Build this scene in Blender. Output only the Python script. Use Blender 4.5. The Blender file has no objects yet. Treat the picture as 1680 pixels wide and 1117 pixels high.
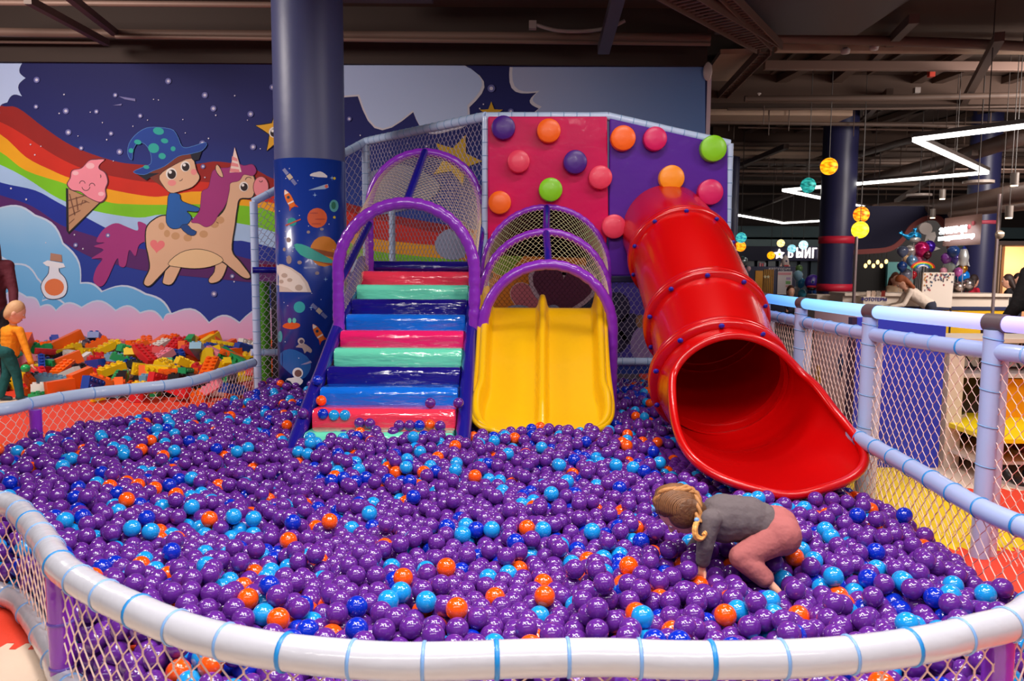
import bpy, bmesh, math, random
import numpy as np
from mathutils import Vector, Matrix, noise

random.seed(7)
np.random.seed(7)
PI = math.pi
C = bpy.context.scene.collection
V = Vector

# ------------------------------------------------------------------ camera, world, lights, exposure
CAMZ = 1.3
FPX = 1307.0
PITCH = math.radians(5.4)
ROLL = math.radians(0.35)
cam_data = bpy.data.cameras.new('camera')
cam_data.sensor_width = 36.0
cam_data.lens = FPX / 1680.0 * 36.0
cam_data.clip_end = 200
cam_data.dof.use_dof = True
cam_data.dof.focus_distance = 4.3
cam_data.dof.aperture_fstop = 6.3
cam = bpy.data.objects.new('camera', cam_data)
CAMM = Matrix.Translation((0, 0, CAMZ)) @ Matrix.Rotation(PI / 2 - PITCH, 4, 'X') @ Matrix.Rotation(ROLL, 4, 'Z')
cam.matrix_world = CAMM
C.objects.link(cam)
bpy.context.scene.camera = cam
CAM_R = CAMM.to_3x3()

vs = bpy.context.scene.view_settings
vs.view_transform = 'Standard'
vs.look = 'None'
vs.exposure = 0.0
vs.gamma = 1.0
vs.use_curve_mapping = False

world = bpy.data.worlds.new('world')
bpy.context.scene.world = world
world.use_nodes = True
world.node_tree.nodes['Background'].inputs[0].default_value = (0.55, 0.5, 0.6, 1)
world.node_tree.nodes['Background'].inputs[1].default_value = 0.10


def lin(c):
    return tuple(((v / 255) / 12.92 if v / 255 <= 0.04045 else ((v / 255 + 0.055) / 1.055) ** 2.4) for v in c)


def area_light(name, loc, target, sx, sy, power, col=(255, 244, 236)):
    d = bpy.data.lights.new(name, 'AREA')
    d.shape = 'RECTANGLE'
    d.size = sx
    d.size_y = sy
    d.energy = power
    d.color = lin(col)
    o = bpy.data.objects.new(name, d)
    o.location = loc
    q = (Vector(target) - Vector(loc)).to_track_quat('-Z', 'Y')
    o.rotation_euler = q.to_euler()
    C.objects.link(o)
    return o


def line_light(name, a, b, power, w=0.10):
    """a long thin lamp between two ceiling points, shining down"""
    a = Vector(a); b = Vector(b)
    d = bpy.data.lights.new(name, 'AREA')
    d.shape = 'RECTANGLE'
    d.size = (b - a).length
    d.size_y = w
    d.energy = power
    d.color = lin((255, 246, 240))
    o = bpy.data.objects.new(name, d)
    o.location = (a + b) / 2
    o.rotation_euler = (0, 0, math.atan2(b.y - a.y, b.x - a.x))
    C.objects.link(o)
    return o


# the hall's zigzag lamps go on overhead and behind the photographer
LZ = 3.6
line_light('unseen_line_lamp', (-2.4, 0.9, LZ), (0.6, 2.6, LZ), 88)
line_light('unseen_line_lamp', (-1.6, 2.7, LZ), (0.0, 0.6, LZ), 74)
line_light('unseen_line_lamp', (0.6, 2.6, LZ), (1.1, 0.9, LZ), 58)
line_light('unseen_line_lamp', (1.1, 0.9, LZ), (3.4, 1.9, LZ), 78)
line_light('unseen_line_lamp', (-3.4, -1.6, LZ), (3.0, -0.8, LZ), 104, 0.3)
area_light('added_fill_lamp', (-5.6, 5.6, 3.9), (-4.4, 9.0, 0.2), 1.6, 1.0, 190)  # added fill lamp, set to brighten the lower mural and the blocks
line_light('unseen_line_lamp', (0.3, 5.0, 3.7), (1.7, 5.5, 3.7), 34)  # added to brighten play board, slides and rolls; not one of the zigzag lamps
area_light('added_fill_lamp', (3.9, 4.2, 3.4), (2.8, 4.6, 0.0), 1.2, 1.2, 60)  # added side fill aimed down behind the tall fence
area_light('added_fill_lamp', (8.6, 9.6, 3.3), (8.2, 13.4, 0.7), 2.2, 1.4, 330)  # added fill, strengthened and aimed to whiten the hall counter
area_light('added_fill_lamp', (12.0, 19.0, 3.0), (10.0, 24.0, 0.5), 3.0, 3.0, 160)  # additional area light filling the far end of the hall


# ------------------------------------------------------------------ pixel <-> world helpers (photo frame 1680x1117)
def ray(px, py):
    return CAM_R @ Vector(((px - 840.0) / FPX, -(py - 558.5) / FPX, -1.0))


CO = Vector((0, 0, CAMZ))


def P(px, py, Y):
    d = ray(px, py)
    return CO + d * (Y / d.y)


def Pz(px, py, z):
    d = ray(px, py)
    return CO + d * ((z - CAMZ) / d.z)


def Pcyl(px, py, cx, cy, r):
    d = ray(px, py)
    a = d.x * d.x + d.y * d.y
    b = -2 * (d.x * cx + d.y * cy)
    c = cx * cx + cy * cy - r * r
    disc = b * b - 4 * a * c
    t = (-b - math.sqrt(max(disc, 0))) / (2 * a)
    return CO + d * t


CAM_RI = CAM_R.inverted()


def project(p):
    q = CAM_RI @ (Vector(p) - CO)
    return (840 + FPX * q.x / -q.z, 558.5 - FPX * q.y / -q.z, -q.z)


# ------------------------------------------------------------------ materials
_m = {}


def M(name, rgb=(128, 128, 128), rough=0.5, metal=0.0, coat=0.0, emit=0.0, bump=0.0, bscale=8.0, vary=0.0, bdist=0.02, trans=0.0):
    if name in _m:
        return _m[name]
    m = bpy.data.materials.new(name)
    m.use_nodes = True
    nt = m.node_tree
    b = nt.nodes['Principled BSDF']
    col = (*lin(rgb), 1)
    b.inputs['Base Color'].default_value = col
    b.inputs['Roughness'].default_value = rough
    b.inputs['Metallic'].default_value = metal
    b.inputs['Coat Weight'].default_value = coat
    b.inputs['Coat Roughness'].default_value = 0.06
    if emit:
        b.inputs['Emission Color'].default_value = col
        b.inputs['Emission Strength'].default_value = emit
    if trans:
        b.inputs['Transmission Weight'].default_value = trans
    if bump or vary:
        tc = nt.nodes.new('ShaderNodeTexCoord')
        n = nt.nodes.new('ShaderNodeTexNoise')
        n.inputs['Scale'].default_value = bscale
        n.inputs['Detail'].default_value = 3
        nt.links.new(tc.outputs['Object'], n.inputs['Vector'])
        if bump:
            bp = nt.nodes.new('ShaderNodeBump')
            bp.inputs['Strength'].default_value = bump
            bp.inputs['Distance'].default_value = bdist
            nt.links.new(n.outputs['Fac'], bp.inputs['Height'])
            nt.links.new(bp.outputs['Normal'], b.inputs['Normal'])
            nt.links.new(bp.outputs['Normal'], b.inputs['Coat Normal'])
        if vary:
            mx = nt.nodes.new('ShaderNodeMix')
            mx.data_type = 'RGBA'
            mx.inputs['A'].default_value = (*[v * (1 - vary) for v in col[:3]], 1)
            mx.inputs['B'].default_value = (*[min(1, v * (1 + vary)) for v in col[:3]], 1)
            nt.links.new(n.outputs['Fac'], mx.inputs['Factor'])
            nt.links.new(mx.outputs['Result'], b.inputs['Base Color'])
    _m[name] = m
    return m


def ramp_mat(name, axis, lo, hi, stops, rough=0.6, emit=0.0, nz=0.0):
    """colour ramp over world position (paint that changes hue along an axis)"""
    if name in _m:
        return _m[name]
    m = bpy.data.materials.new(name)
    m.use_nodes = True
    nt = m.node_tree
    b = nt.nodes['Principled BSDF']
    b.inputs['Roughness'].default_value = rough
    g = nt.nodes.new('ShaderNodeNewGeometry')
    s = nt.nodes.new('ShaderNodeSeparateXYZ')
    mr = nt.nodes.new('ShaderNodeMapRange')
    mr.inputs['From Min'].default_value = lo
    mr.inputs['From Max'].default_value = hi
    cr = nt.nodes.new('ShaderNodeValToRGB')
    el = cr.color_ramp.elements
    while len(el) < len(stops):
        el.new(0.5)
    for e, (p, c) in zip(el, stops):
        e.position = p
        e.color = (*lin(c), 1)
    nt.links.new(g.outputs['Position'], s.inputs[0])
    src = s.outputs['XYZ'.index(axis)]
    if nz:
        n = nt.nodes.new('ShaderNodeTexNoise')
        n.inputs['Scale'].default_value = 1.4
        ma = nt.nodes.new('ShaderNodeMath'); ma.operation = 'MULTIPLY_ADD'
        ma.inputs[1].default_value = nz
        nt.links.new(g.outputs['Position'], n.inputs['Vector'])
        nt.links.new(n.outputs['Fac'], ma.inputs[0])
        nt.links.new(src, ma.inputs[2])
        src = ma.outputs[0]
    nt.links.new(src, mr.inputs['Value'])
    nt.links.new(mr.outputs[0], cr.inputs[0])
    nt.links.new(cr.outputs[0], b.inputs['Base Color'])
    if emit:
        nt.links.new(cr.outputs[0], b.inputs['Emission Color'])
        b.inputs['Emission Strength'].default_value = emit
    _m[name] = m
    return m


# ------------------------------------------------------------------ object helpers
ORG = {}


def setp(o, label=None, cat=None, group=None, kind=None):
    if label: o['label'] = label
    if cat: o['category'] = cat
    if group: o['group'] = group
    if kind: o['kind'] = kind
    return o


def thing(name, loc, label, cat, group=None):
    o = bpy.data.objects.new(name, None)
    o.empty_display_size = 0.05
    o.location = loc
    C.objects.link(o)
    ORG[o.name] = Vector(loc)
    return setp(o, label, cat, group)


class MB:
    def __init__(s):
        s.v = []
        s.f = []

    def add(s, v, f):
        n = len(s.v)
        s.v += [tuple(p) for p in v]
        s.f += [tuple(n + i for i in q) for q in f]
        return s

    def box(s, x0, x1, y0, y1, z0, z1):
        v = [(x, y, z) for z in (z0, z1) for y in (y0, y1) for x in (x0, x1)]
        return s.add(v, [(0, 2, 3, 1), (4, 5, 7, 6), (0, 1, 5, 4), (2, 6, 7, 3), (0, 4, 6, 2), (1, 3, 7, 5)])

    def bar(s, a, b, w, h, up=(0, 0, 1)):
        a = Vector(a); b = Vector(b)
        d = (b - a).normalized()
        u = Vector(up)
        sd = d.cross(u)
        if sd.length < 1e-4:
            sd = d.cross(Vector((1, 0, 0)))
        sd.normalize()
        u = sd.cross(d).normalized()
        v = []
        for p in (a, b):
            for q, r in ((-1, -1), (1, -1), (1, 1), (-1, 1)):
                v.append(p + sd * (q * w / 2) + u * (r * h / 2))
        return s.add(v, [(0, 1, 2, 3), (7, 6, 5, 4), (0, 4, 5, 1), (1, 5, 6, 2), (2, 6, 7, 3), (3, 7, 4, 0)])

    def tube(s, path, r, n=12, closed=False, caps=True):
        path = [Vector(p) for p in path]
        m = len(path)
        rr = r if isinstance(r, (list, tuple)) else [r] * m
        tang = []
        for i in range(m):
            a = path[(i - 1) % m] if (closed or i > 0) else path[i]
            b = path[(i + 1) % m] if (closed or i < m - 1) else path[i]
            t = (b - a)
            tang.append(t.normalized() if t.length > 1e-9 else Vector((0, 0, 1)))
        up = Vector((0, 0, 1)) if abs(tang[0].z) < 0.9 else Vector((0, 1, 0))
        nrm = tang[0].cross(up).normalized()
        v = []
        for i in range(m):
            nrm = (nrm - tang[i] * nrm.dot(tang[i]))
            nrm = nrm.normalized() if nrm.length > 1e-6 else tang[i].orthogonal().normalized()
            bn = tang[i].cross(nrm)
            for k in range(n):
                a = 2 * PI * k / n
                v.append(path[i] + (nrm * math.cos(a) + bn * math.sin(a)) * rr[i])
        f = []
        for i in range(m if closed else m - 1):
            j = (i + 1) % m
            for k in range(n):
                l = (k + 1) % n
                f.append((i * n + k, i * n + l, j * n + l, j * n + k))
        if caps and not closed:
            f.append(tuple(range(n - 1, -1, -1)))
            f.append(tuple((m - 1) * n + k for k in range(n)))
        return s.add(v, f)

    def cyl(s, a, b, r, n=16, r2=None):
        return s.tube([a, b], [r, r if r2 is None else r2], n)

    def lathe(s, c, prof, n=20, axis='Z', sx=1, sy=1, a0=0, a1=2 * PI):
        """prof: (radius, height) pairs"""
        c = Vector(c)
        v = []
        full = abs(a1 - a0 - 2 * PI) < 1e-6
        cols = n if full else n + 1
        for (r, h) in prof:
            for k in range(cols):
                a = a0 + (a1 - a0) * k / n
                x, y = r * math.cos(a) * sx, r * math.sin(a) * sy
                p = (x, y, h) if axis == 'Z' else ((x, -h, y) if axis == 'Y' else (h, x, y))
                v.append(c + Vector(p))
        f = []
        for i in range(len(prof) - 1):
            for k in range(n if full else n):
                l = (k + 1) % cols if full else k + 1
                f.append((i * cols + k, i * cols + l, (i + 1) * cols + l, (i + 1) * cols + k))
        return s.add(v, f)

    def ball(s, c, r, n=12, m=8, rot=None):
        rx, ry, rz = r if isinstance(r, (tuple, list)) else (r, r, r)
        c = Vector(c)
        v = [Vector((0, 0, -rz))]
        for i in range(1, m):
            a = -PI / 2 + PI * i / m
            for k in range(n):
                b = 2 * PI * k / n
                v.append(Vector((rx * math.cos(a) * math.cos(b), ry * math.cos(a) * math.sin(b), rz * math.sin(a))))
        v.append(Vector((0, 0, rz)))
        if rot is not None:
            v = [rot @ p for p in v]
        v = [c + p for p in v]
        f = [(0, 1 + (k + 1) % n, 1 + k) for k in range(n)]
        for i in range(m - 2):
            for k in range(n):
                l = (k + 1) % n
                f.append((1 + i * n + k, 1 + i * n + l, 1 + (i + 1) * n + l, 1 + (i + 1) * n + k))
        t = len(v) - 1
        b0 = 1 + (m - 2) * n
        f += [(t, b0 + k, b0 + (k + 1) % n) for k in range(n)]
        return s.add(v, f)

    def prism(s, pts, d):
        """extrude a closed 3-D outline by vector d"""
        d = Vector(d)
        n = len(pts)
        v = [Vector(p) for p in pts] + [Vector(p) + d for p in pts]
        f = [tuple(range(n - 1, -1, -1)), tuple(range(n, 2 * n))]
        f += [(i, (i + 1) % n, n + (i + 1) % n, n + i) for i in range(n)]
        return s.add(v, f)

    def mesh(s, name, mat, smooth=False, org=Vector((0, 0, 0))):
        me = bpy.data.meshes.new(name)
        me.from_pydata([tuple(Vector(p) - org) for p in s.v], [], s.f)
        me.materials.append(mat)
        if smooth:
            me.polygons.foreach_set('use_smooth', [True] * len(me.polygons))
        me.update()
        return me

    def build(s, name, mat, parent=None, smooth=False, bevel=0.0, fixn=True, auto=False):
        if parent is None:
            xs = [p[0] for p in s.v]; ys = [p[1] for p in s.v]; zs = [p[2] for p in s.v]
            org = Vector(((min(xs) + max(xs)) / 2, (min(ys) + max(ys)) / 2, min(zs)))
        else:
            org = ORG[parent.name]
        me = s.mesh(name, mat, smooth, org)
        if fixn or bevel:
            bm = bmesh.new(); bm.from_mesh(me)
            if fixn:
                bmesh.ops.recalc_face_normals(bm, faces=bm.faces)
            if bevel:
                es = [e for e in bm.edges if len(e.link_faces) == 2 and e.calc_face_angle(0) > 0.6]
                bmesh.ops.bevel(bm, geom=es, offset=bevel, segments=2, profile=0.5, affect='EDGES')
            bm.to_mesh(me); bm.free()
        if auto:
            me.polygons.foreach_set('use_smooth', [True] * len(me.polygons))
            me.set_sharp_from_angle(angle=math.radians(40))
        o = bpy.data.objects.new(name, me)
        C.objects.link(o)
        if parent is not None:
            o.parent = parent
        else:
            o.location = org
        ORG[o.name] = org
        return o


def place(me, name, parent, mat4):
    """link one more object on shared mesh data; mat4 is in world space"""
    o = bpy.data.objects.new(name, me)
    C.objects.link(o)
    if parent is not None:
        o.parent = parent
        o.matrix_basis = Matrix.Translation(-ORG[parent.name]) @ mat4
    else:
        o.matrix_world = mat4
    ORG[o.name] = mat4.to_translation()
    return o


def spline(pts, n=6, closed=False):
    pts = [Vector(p) for p in pts]
    m = len(pts)
    out = []
    for i in range(m if closed else m - 1):
        if closed:
            p0, p1, p2, p3 = pts[(i - 1) % m], pts[i], pts[(i + 1) % m], pts[(i + 2) % m]
        else:
            p0, p1, p2, p3 = pts[max(i - 1, 0)], pts[i], pts[i + 1], pts[min(i + 2, m - 1)]
        for k in range(n):
            t = k / n
            out.append(0.5 * ((2 * p1) + (p2 - p0) * t + (2 * p0 - 5 * p1 + 4 * p2 - p3) * t * t + (3 * p1 - p0 - 3 * p2 + p3) * t ** 3))
    if not closed:
        out.append(pts[-1])
    return out


def resample(path, step):
    out = [path[0].copy()]
    acc = 0.0
    for a, b in zip(path, path[1:]):
        L = (b - a).length
        if L < 1e-9:
            continue
        d = step - acc
        while d <= L:
            out.append(a.lerp(b, d / L))
            d += step
        acc = L - (d - step)
    return out


def ring_mesh(name, R, w, mat, n=20):
    m = MB()
    m.lathe((0, 0, 0), [(R, -w), (R + 0.0022, -w * .6), (R + 0.003, 0), (R + 0.0022, w * .6), (R, w)], n, 'Z')
    return m.mesh(name, mat, True)


def along(p, d):
    """matrix at p with local Z along d"""
    return Matrix.Translation(p) @ Vector(d).to_track_quat('Z', 'Y').to_matrix().to_4x4()


def net(S, u0, u1, v0, v1, cu, cv, r=0.0018, joint=0.13):
    """diamond netting over surface S(u,v): zigzag cords that meet in short doubled knots"""
    mb = MB()
    nu = max(1, round((u1 - u0) / cu)); nv = max(1, round((v1 - v0) / (cv / 2)))
    cu = (u1 - u0) / nu; rv = (v1 - v0) / nv
    for i in range(nu + 1):
        for sgn in (1, -1):
            pts = []
            for j in range(nv + 1):
                off = 0.0 if j % 2 == 0 else 0.5 * sgn
                u = u0 + (i + off) * cu
                if u < u0 - 1e-6 or u > u1 + 1e-6:
                    u = min(max(u, u0), u1)
                e = sgn * cu * 0.02
                for dv in (-joint, joint):
                    v = v0 + (j + dv) * rv
                    pts.append(S(u - e, min(max(v, v0), v1)))
            mb.tube(pts, r, 3, caps=False)
    return mb


def text_mesh(body, size, mat, name, parent, mat4, depth=0.01, bold=0.0):
    cu = bpy.data.curves.new('tmp', 'FONT')
    cu.body = body
    cu.size = size
    cu.extrude = depth
    cu.offset = bold
    cu.align_x = 'CENTER'
    cu.align_y = 'CENTER'
    o = bpy.data.objects.new('tmp', cu)
    C.objects.link(o)
    dg = bpy.context.evaluated_depsgraph_get()
    me = bpy.data.meshes.new_from_object(o.evaluated_get(dg))
    bpy.data.objects.remove(o)
    me.name = name
    me.materials.clear()
    me.materials.append(mat)
    return place(me, name, parent, mat4)


def blob(name, parts, mat, parent, voxel=0.008, smooth=6):
    """parts: ('s',c,r) | ('e',c,(rx,ry,rz),rot3) | ('c',a,b,ra,rb) fused into one continuous surface"""
    m = MB()
    for p in parts:
        if p[0] == 's':
            m.ball(p[1], p[2], 14, 10)
        elif p[0] == 'e':
            m.ball(p[1], p[2], 18, 12, p[3] if len(p) > 3 else None)
        else:
            a, b, ra, rb = Vector(p[1]), Vector(p[2]), p[3], p[4]
            L = (b - a).length
            k = max(2, int(L / (min(ra, rb) * 0.45)) + 1)
            k = min(k, 26)
            for i in range(k):
                t = i / (k - 1)
                m.ball(a.lerp(b, t), ra + (rb - ra) * t, 12, 8)
    org = ORG[parent.name]
    me = m.mesh('tmp', mat, True, org)
    o = bpy.data.objects.new('tmp', me)
    C.objects.link(o)
    md = o.modifiers.new('r', 'REMESH')
    md.mode = 'VOXEL'; md.voxel_size = voxel; md.use_smooth_shade = True
    sm = o.modifiers.new('s', 'SMOOTH')
    sm.factor = 0.5; sm.iterations = smooth
    dg = bpy.context.evaluated_depsgraph_get()
    me2 = bpy.data.meshes.new_from_object(o.evaluated_get(dg))
    bpy.data.objects.remove(o)
    me2.name = name
    me2.materials.clear(); me2.materials.append(mat)
    me2.polygons.foreach_set('use_smooth', [True] * len(me2.polygons))
    r = bpy.data.objects.new(name, me2)
    C.objects.link(r)
    r.parent = parent
    ORG[r.name] = org
    return r

# ------------------------------------------------------------------ setting: floor, walls, ceiling
mb = MB(); mb.box(-12, 22, -4, 36, -0.30, -0.02)
floor = setp(mb.build('floor', M('floor_grey', (96, 84, 84), 0.45, vary=0.1, bscale=2)), kind='structure')

TILE = {
    'red': M('mat_red', (235, 66, 40), 0.62, bump=0.5, bscale=60, bdist=0.004),
    'beige': M('mat_beige', (232, 208, 186), 0.62, bump=0.5, bscale=60, bdist=0.004),
    'yellow': M('mat_yellow', (250, 214, 28), 0.55, bump=0.5, bscale=60, bdist=0.004),
    'pink': M('mat_pink', (226, 150, 140), 0.62, bump=0.5, bscale=60, bdist=0.004),
}


def tooth(n=14, amp=0.022):
    out = []
    for k in range(n):
        a = 0.05 + 0.9 * k / n; b = 0.05 + 0.9 * (k + 1) / n; w = b - a
        out += [(a + w * .06, -amp), (a + w * .42, -amp), (a + w * .56, amp), (a + w * .94, amp)]
    return out


_t = tooth()
_out = [(0, 0)] + [(t, d) for t, d in _t] + [(1, 0)] + [(1 + d, t) for t, d in _t] + [(1, 1)] + \
       [(t, 1 + d) for t, d in reversed(_t)] + [(0, 1)] + [(d, t) for t, d in reversed(_t)]
tile_me = {}
for k, m_ in TILE.items():
    b_ = MB(); b_.prism([(x * 0.997, y * 0.997, -0.02) for x, y in _out], (0, 0, 0.02))
    me_ = b_.mesh('floor_tile', m_)
    bm_ = bmesh.new(); bm_.from_mesh(me_); bmesh.ops.recalc_face_normals(bm_, faces=bm_.faces); bm_.to_mesh(me_); bm_.free()
    tile_me[k] = me_
for ix in range(-6, 5):
    for iy in range(0, 9):
        x0 = 0.55 + ix; y0 = 0.6 + iy
        if -1.9 < x0 < 0.9 and y0 > 2.5: continue          # wholly under the balls
        if x0 < -1.5 and y0 < 1.5: continue
        if x0 > 2.6 and y0 < 1.5: continue
        if x0 > 1.5:
            c_ = 'yellow' if (x0 < 2 and 3.5 < y0 < 6) else ('red' if (ix + iy) % 2 or y0 < 4.5 else 'beige')
            if x0 < 2 and y0 < 3.5: c_ = 'red'
        else:
            c_ = 'beige' if y0 < 2.5 else ('red' if (ix + iy * 2) % 3 else 'pink' if iy % 2 else 'beige')
        place(tile_me[c_], 'floor_tile', floor, Matrix.Translation((x0, y0, 0)))

WY = 9.7                       # mural wall plane
def W(px, py, layer=0):
    return P(px, py, WY - 0.0016 * layer)

BROWN = M('plaster_brown', (60, 45, 39), 0.8)
ztop = P(500, 106, WY).z
xr = P(1158, 200, WY).x
NAVY = ramp_mat('mural_navy', 'Z', 1.2, 3.7, [(0.0, (28, 52, 150)), (0.35, (26, 58, 150)), (0.7, (20, 26, 104)), (1.0, (18, 20, 88))], 0.75, nz=0.25)
mb = MB(); mb.box(-8.5, xr, WY, WY + 0.2, -0.02, ztop)
wall = setp(mb.build('wall_back', NAVY), kind='structure')
mb = MB(); mb.box(xr, xr + 0.045, WY - 0.03, WY + 0.22, -0.02, ztop + 0.02)
mb.build('end_trim', M('trim_pinkwhite', (236, 214, 226), 0.5), wall)
mb = MB(); mb.box(-8.5, xr - 0.02, WY - 0.06, WY + 0.25, ztop, 4.3)
setp(mb.build('trim_1', BROWN), kind='structure')
mb = MB(); mb.box(-8.7, -8.5, -3, WY + 0.2, -0.02, 4.3)
setp(mb.build('wall_left', M('wall_dim', (90, 80, 96), 0.8)), kind='structure')
mb = MB(); mb.box(-9, 22, -4, 36, 4.3, 4.45)
setp(mb.build('ceiling', M('slab_brown', (86, 69, 60), 0.85, vary=0.12, bscale=1.5)), kind='structure')


def flat(rgb, name=None, rough=0.75, vary=0.0):
    return M(name or 'paint_%d_%d_%d' % tuple(rgb), rgb, rough, vary=vary, bscale=3)


def paint(name, pts, mat, layer, smooth=0, parent=wall, mapf=W):
    if smooth:
        pts = [(p.x, p.y) for p in spline([(x, y, 0) for x, y in pts], smooth, True)]
    mb = MB()
    v = [mapf(x, y, layer) for x, y in pts]
    mb.add(v, [tuple(range(len(v)))])
    return mb.build(name, mat if not isinstance(mat, tuple) else flat(mat), parent)


def ell(cx, cy, rx, ry, n=20, a=0.0):
    o = []
    for k in range(n):
        t = 2 * PI * k / n
        x, y = rx * math.cos(t), ry * math.sin(t)
        o.append((cx + x * math.cos(a) - y * math.sin(a), cy + x * math.sin(a) + y * math.cos(a)))
    return o


def star(cx, cy, R, r=0.45, rot=-PI / 2, n=5):
    return [(cx + (R if k % 2 == 0 else R * r) * math.cos(rot + PI * k / n), cy + (R if k % 2 == 0 else R * r) * math.sin(rot + PI * k / n)) for k in range(2 * n)]


def heart(cx, cy, w, a=0.0):
    o = []
    for k in range(28):
        t = 2 * PI * k / 28
        x = 16 * math.sin(t) ** 3 / 17 * w / 2
        y = -(13 * math.cos(t) - 5 * math.cos(2 * t) - 2 * math.cos(3 * t) - math.cos(4 * t)) / 17 * w / 2
        o.append((cx + x * math.cos(a) - y * math.sin(a), cy + x * math.sin(a) + y * math.cos(a)))
    return o


# rainbow bands: upper edges, left to right; each band runs down to the next edge
edges = [
    ('painted_red_band', (150, 20, 16), [(-60, 150), (0, 173), (29, 177), (72, 209), (120, 240), (183, 263), (229, 270), (290, 272), (330, 268), (358, 265), (410, 274), (455, 296), (560, 330), (640, 352), (728, 368), (800, 380)]),
    ('painted_scarlet_band', (205, 36, 16), [(-60, 180), (0, 200), (40, 222), (90, 255), (140, 278), (200, 292), (260, 300), (330, 298), (410, 308), (455, 318), (560, 345), (640, 365), (728, 384), (800, 394)]),
    ('painted_orange_band', (245, 165, 12), [(-60, 200), (0, 220), (43, 258), (86, 280), (115, 292), (172, 309), (243, 322), (275, 321), (330, 314), (412, 329), (455, 335), (560, 370), (610, 391), (728, 404), (800, 414)]),
    ('painted_green_band', (120, 195, 20), [(-60, 225), (0, 249), (43, 280), (112, 303), (172, 330), (215, 335), (275, 336), (330, 335), (407, 338), (455, 350), (560, 392), (610, 411), (728, 424), (800, 430)]),
    ('painted_pale_band', (165, 195, 235), [(-60, 245), (0, 270), (43, 292), (97, 326), (155, 346), (226, 357), (266, 352), (330, 358), (407, 369), (455, 382), (560, 415), (610, 432), (728, 440), (800, 446)]),
    ('painted_blue_band', (16, 40, 150), [(-60, 275), (0, 299), (57, 312), (95, 332), (138, 355), (189, 381), (240, 398), (300, 400), (384, 395), (407, 397), (455, 408), (560, 440), (610, 455), (728, 465), (800, 470)]),
    ('painted_purple_band', (84, 26, 100), [(-60, 300), (0, 320), (52, 338), (100, 369), (150, 386), (200, 402), (260, 412), (330, 416), (380, 418), (410, 425), (455, 432), (560, 465), (610, 480), (728, 490), (800, 495)]),
]
low = [(800, 530), (610, 520), (455, 470), (400, 462), (330, 455), (260, 448), (200, 436), (150, 422), (100, 395), (50, 365), (0, 345), (-60, 335)]
for i, (nm, rgb, e) in enumerate(edges):
    up = [(p.x, p.y) for p in spline([(x, y, 0) for x, y in e], 4)]
    dn = [(p.x, p.y) for p in spline([(x, y, 0) for x, y in (edges[i + 1][2] if i + 1 < len(edges) else list(reversed(low)))], 4)]
    mb = MB()
    mb.add([W(x, y, 1 + i * 0.2) for x, y in up] + [W(x, y, 1 + i * 0.2) for x, y in reversed(dn)], [tuple(range(len(up) + len(dn)))])
    mb.build(nm, flat(rgb, 'rainbow_%d' % i, vary=0.18), wall)


def scallop(pts, bulge=0.28, n=7):
    """outline whose every span bulges up like a cloud lobe"""
    o = []
    for (x0, y0), (x1, y1) in zip(pts, pts[1:]):
        dx, dy = x1 - x0, y1 - y0
        for k in range(n):
            t = k / n
            b = math.sin(PI * t) * bulge
            o.append((x0 + dx * t + dy * b, y0 + dy * t - dx * b))
    o.append(pts[-1])
    return o


blue_bank = ramp_mat('cloud_blue', 'Z', 0.9, 2.3, [(0, (96, 170, 228)), (0.5, (120, 180, 230)), (1, (176, 208, 236))], 0.8, nz=0.3)
pink_bank = ramp_mat('cloud_pink', 'Z', 0.1, 1.1, [(0, (240, 160, 200)), (0.45, (228, 170, 212)), (0.8, (196, 190, 228)), (1, (206, 214, 238))], 0.8)
white_e = flat((196, 208, 234), 'cloud_edge')
b1 = scallop([(-60, 352), (0, 340), (58, 352), (104, 398), (133, 463), (168, 477), (240, 481), (283, 517)], 0.16)
paint('painted_cloud_edge', b1 + [(283, 560), (-60, 560)], white_e, 3)
paint('painted_cloud', [(x - 2, y + 2.6) for x, y in b1] + [(280, 560), (-60, 560)], blue_bank, 4)
b1b = scallop([(-60, 425), (20, 432), (62, 455), (70, 492), (110, 500), (134, 505)], 0.2)
paint('painted_cloud_edge', b1b + [(134, 560), (-60, 560)], white_e, 4.4)
paint('painted_cloud', [(x - 1.5, y + 2.6) for x, y in b1b] + [(132, 560), (-60, 560)], blue_bank, 4.8)
b2 = scallop([(-60, 490), (0, 488), (44, 486), (66, 502), (92, 508), (134, 503), (190, 508), (230, 512), (268, 524), (283, 513), (343, 528), (393, 528), (470, 516), (560, 530), (640, 520), (720, 535), (800, 530)], 0.24)
paint('painted_cloud_edge', b2 + [(800, 640), (-60, 640)], white_e, 5.4)
paint('painted_cloud', [(x - .6, y + 2.8) for x, y in b2] + [(800, 645), (-60, 645)], pink_bank, 6)
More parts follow.
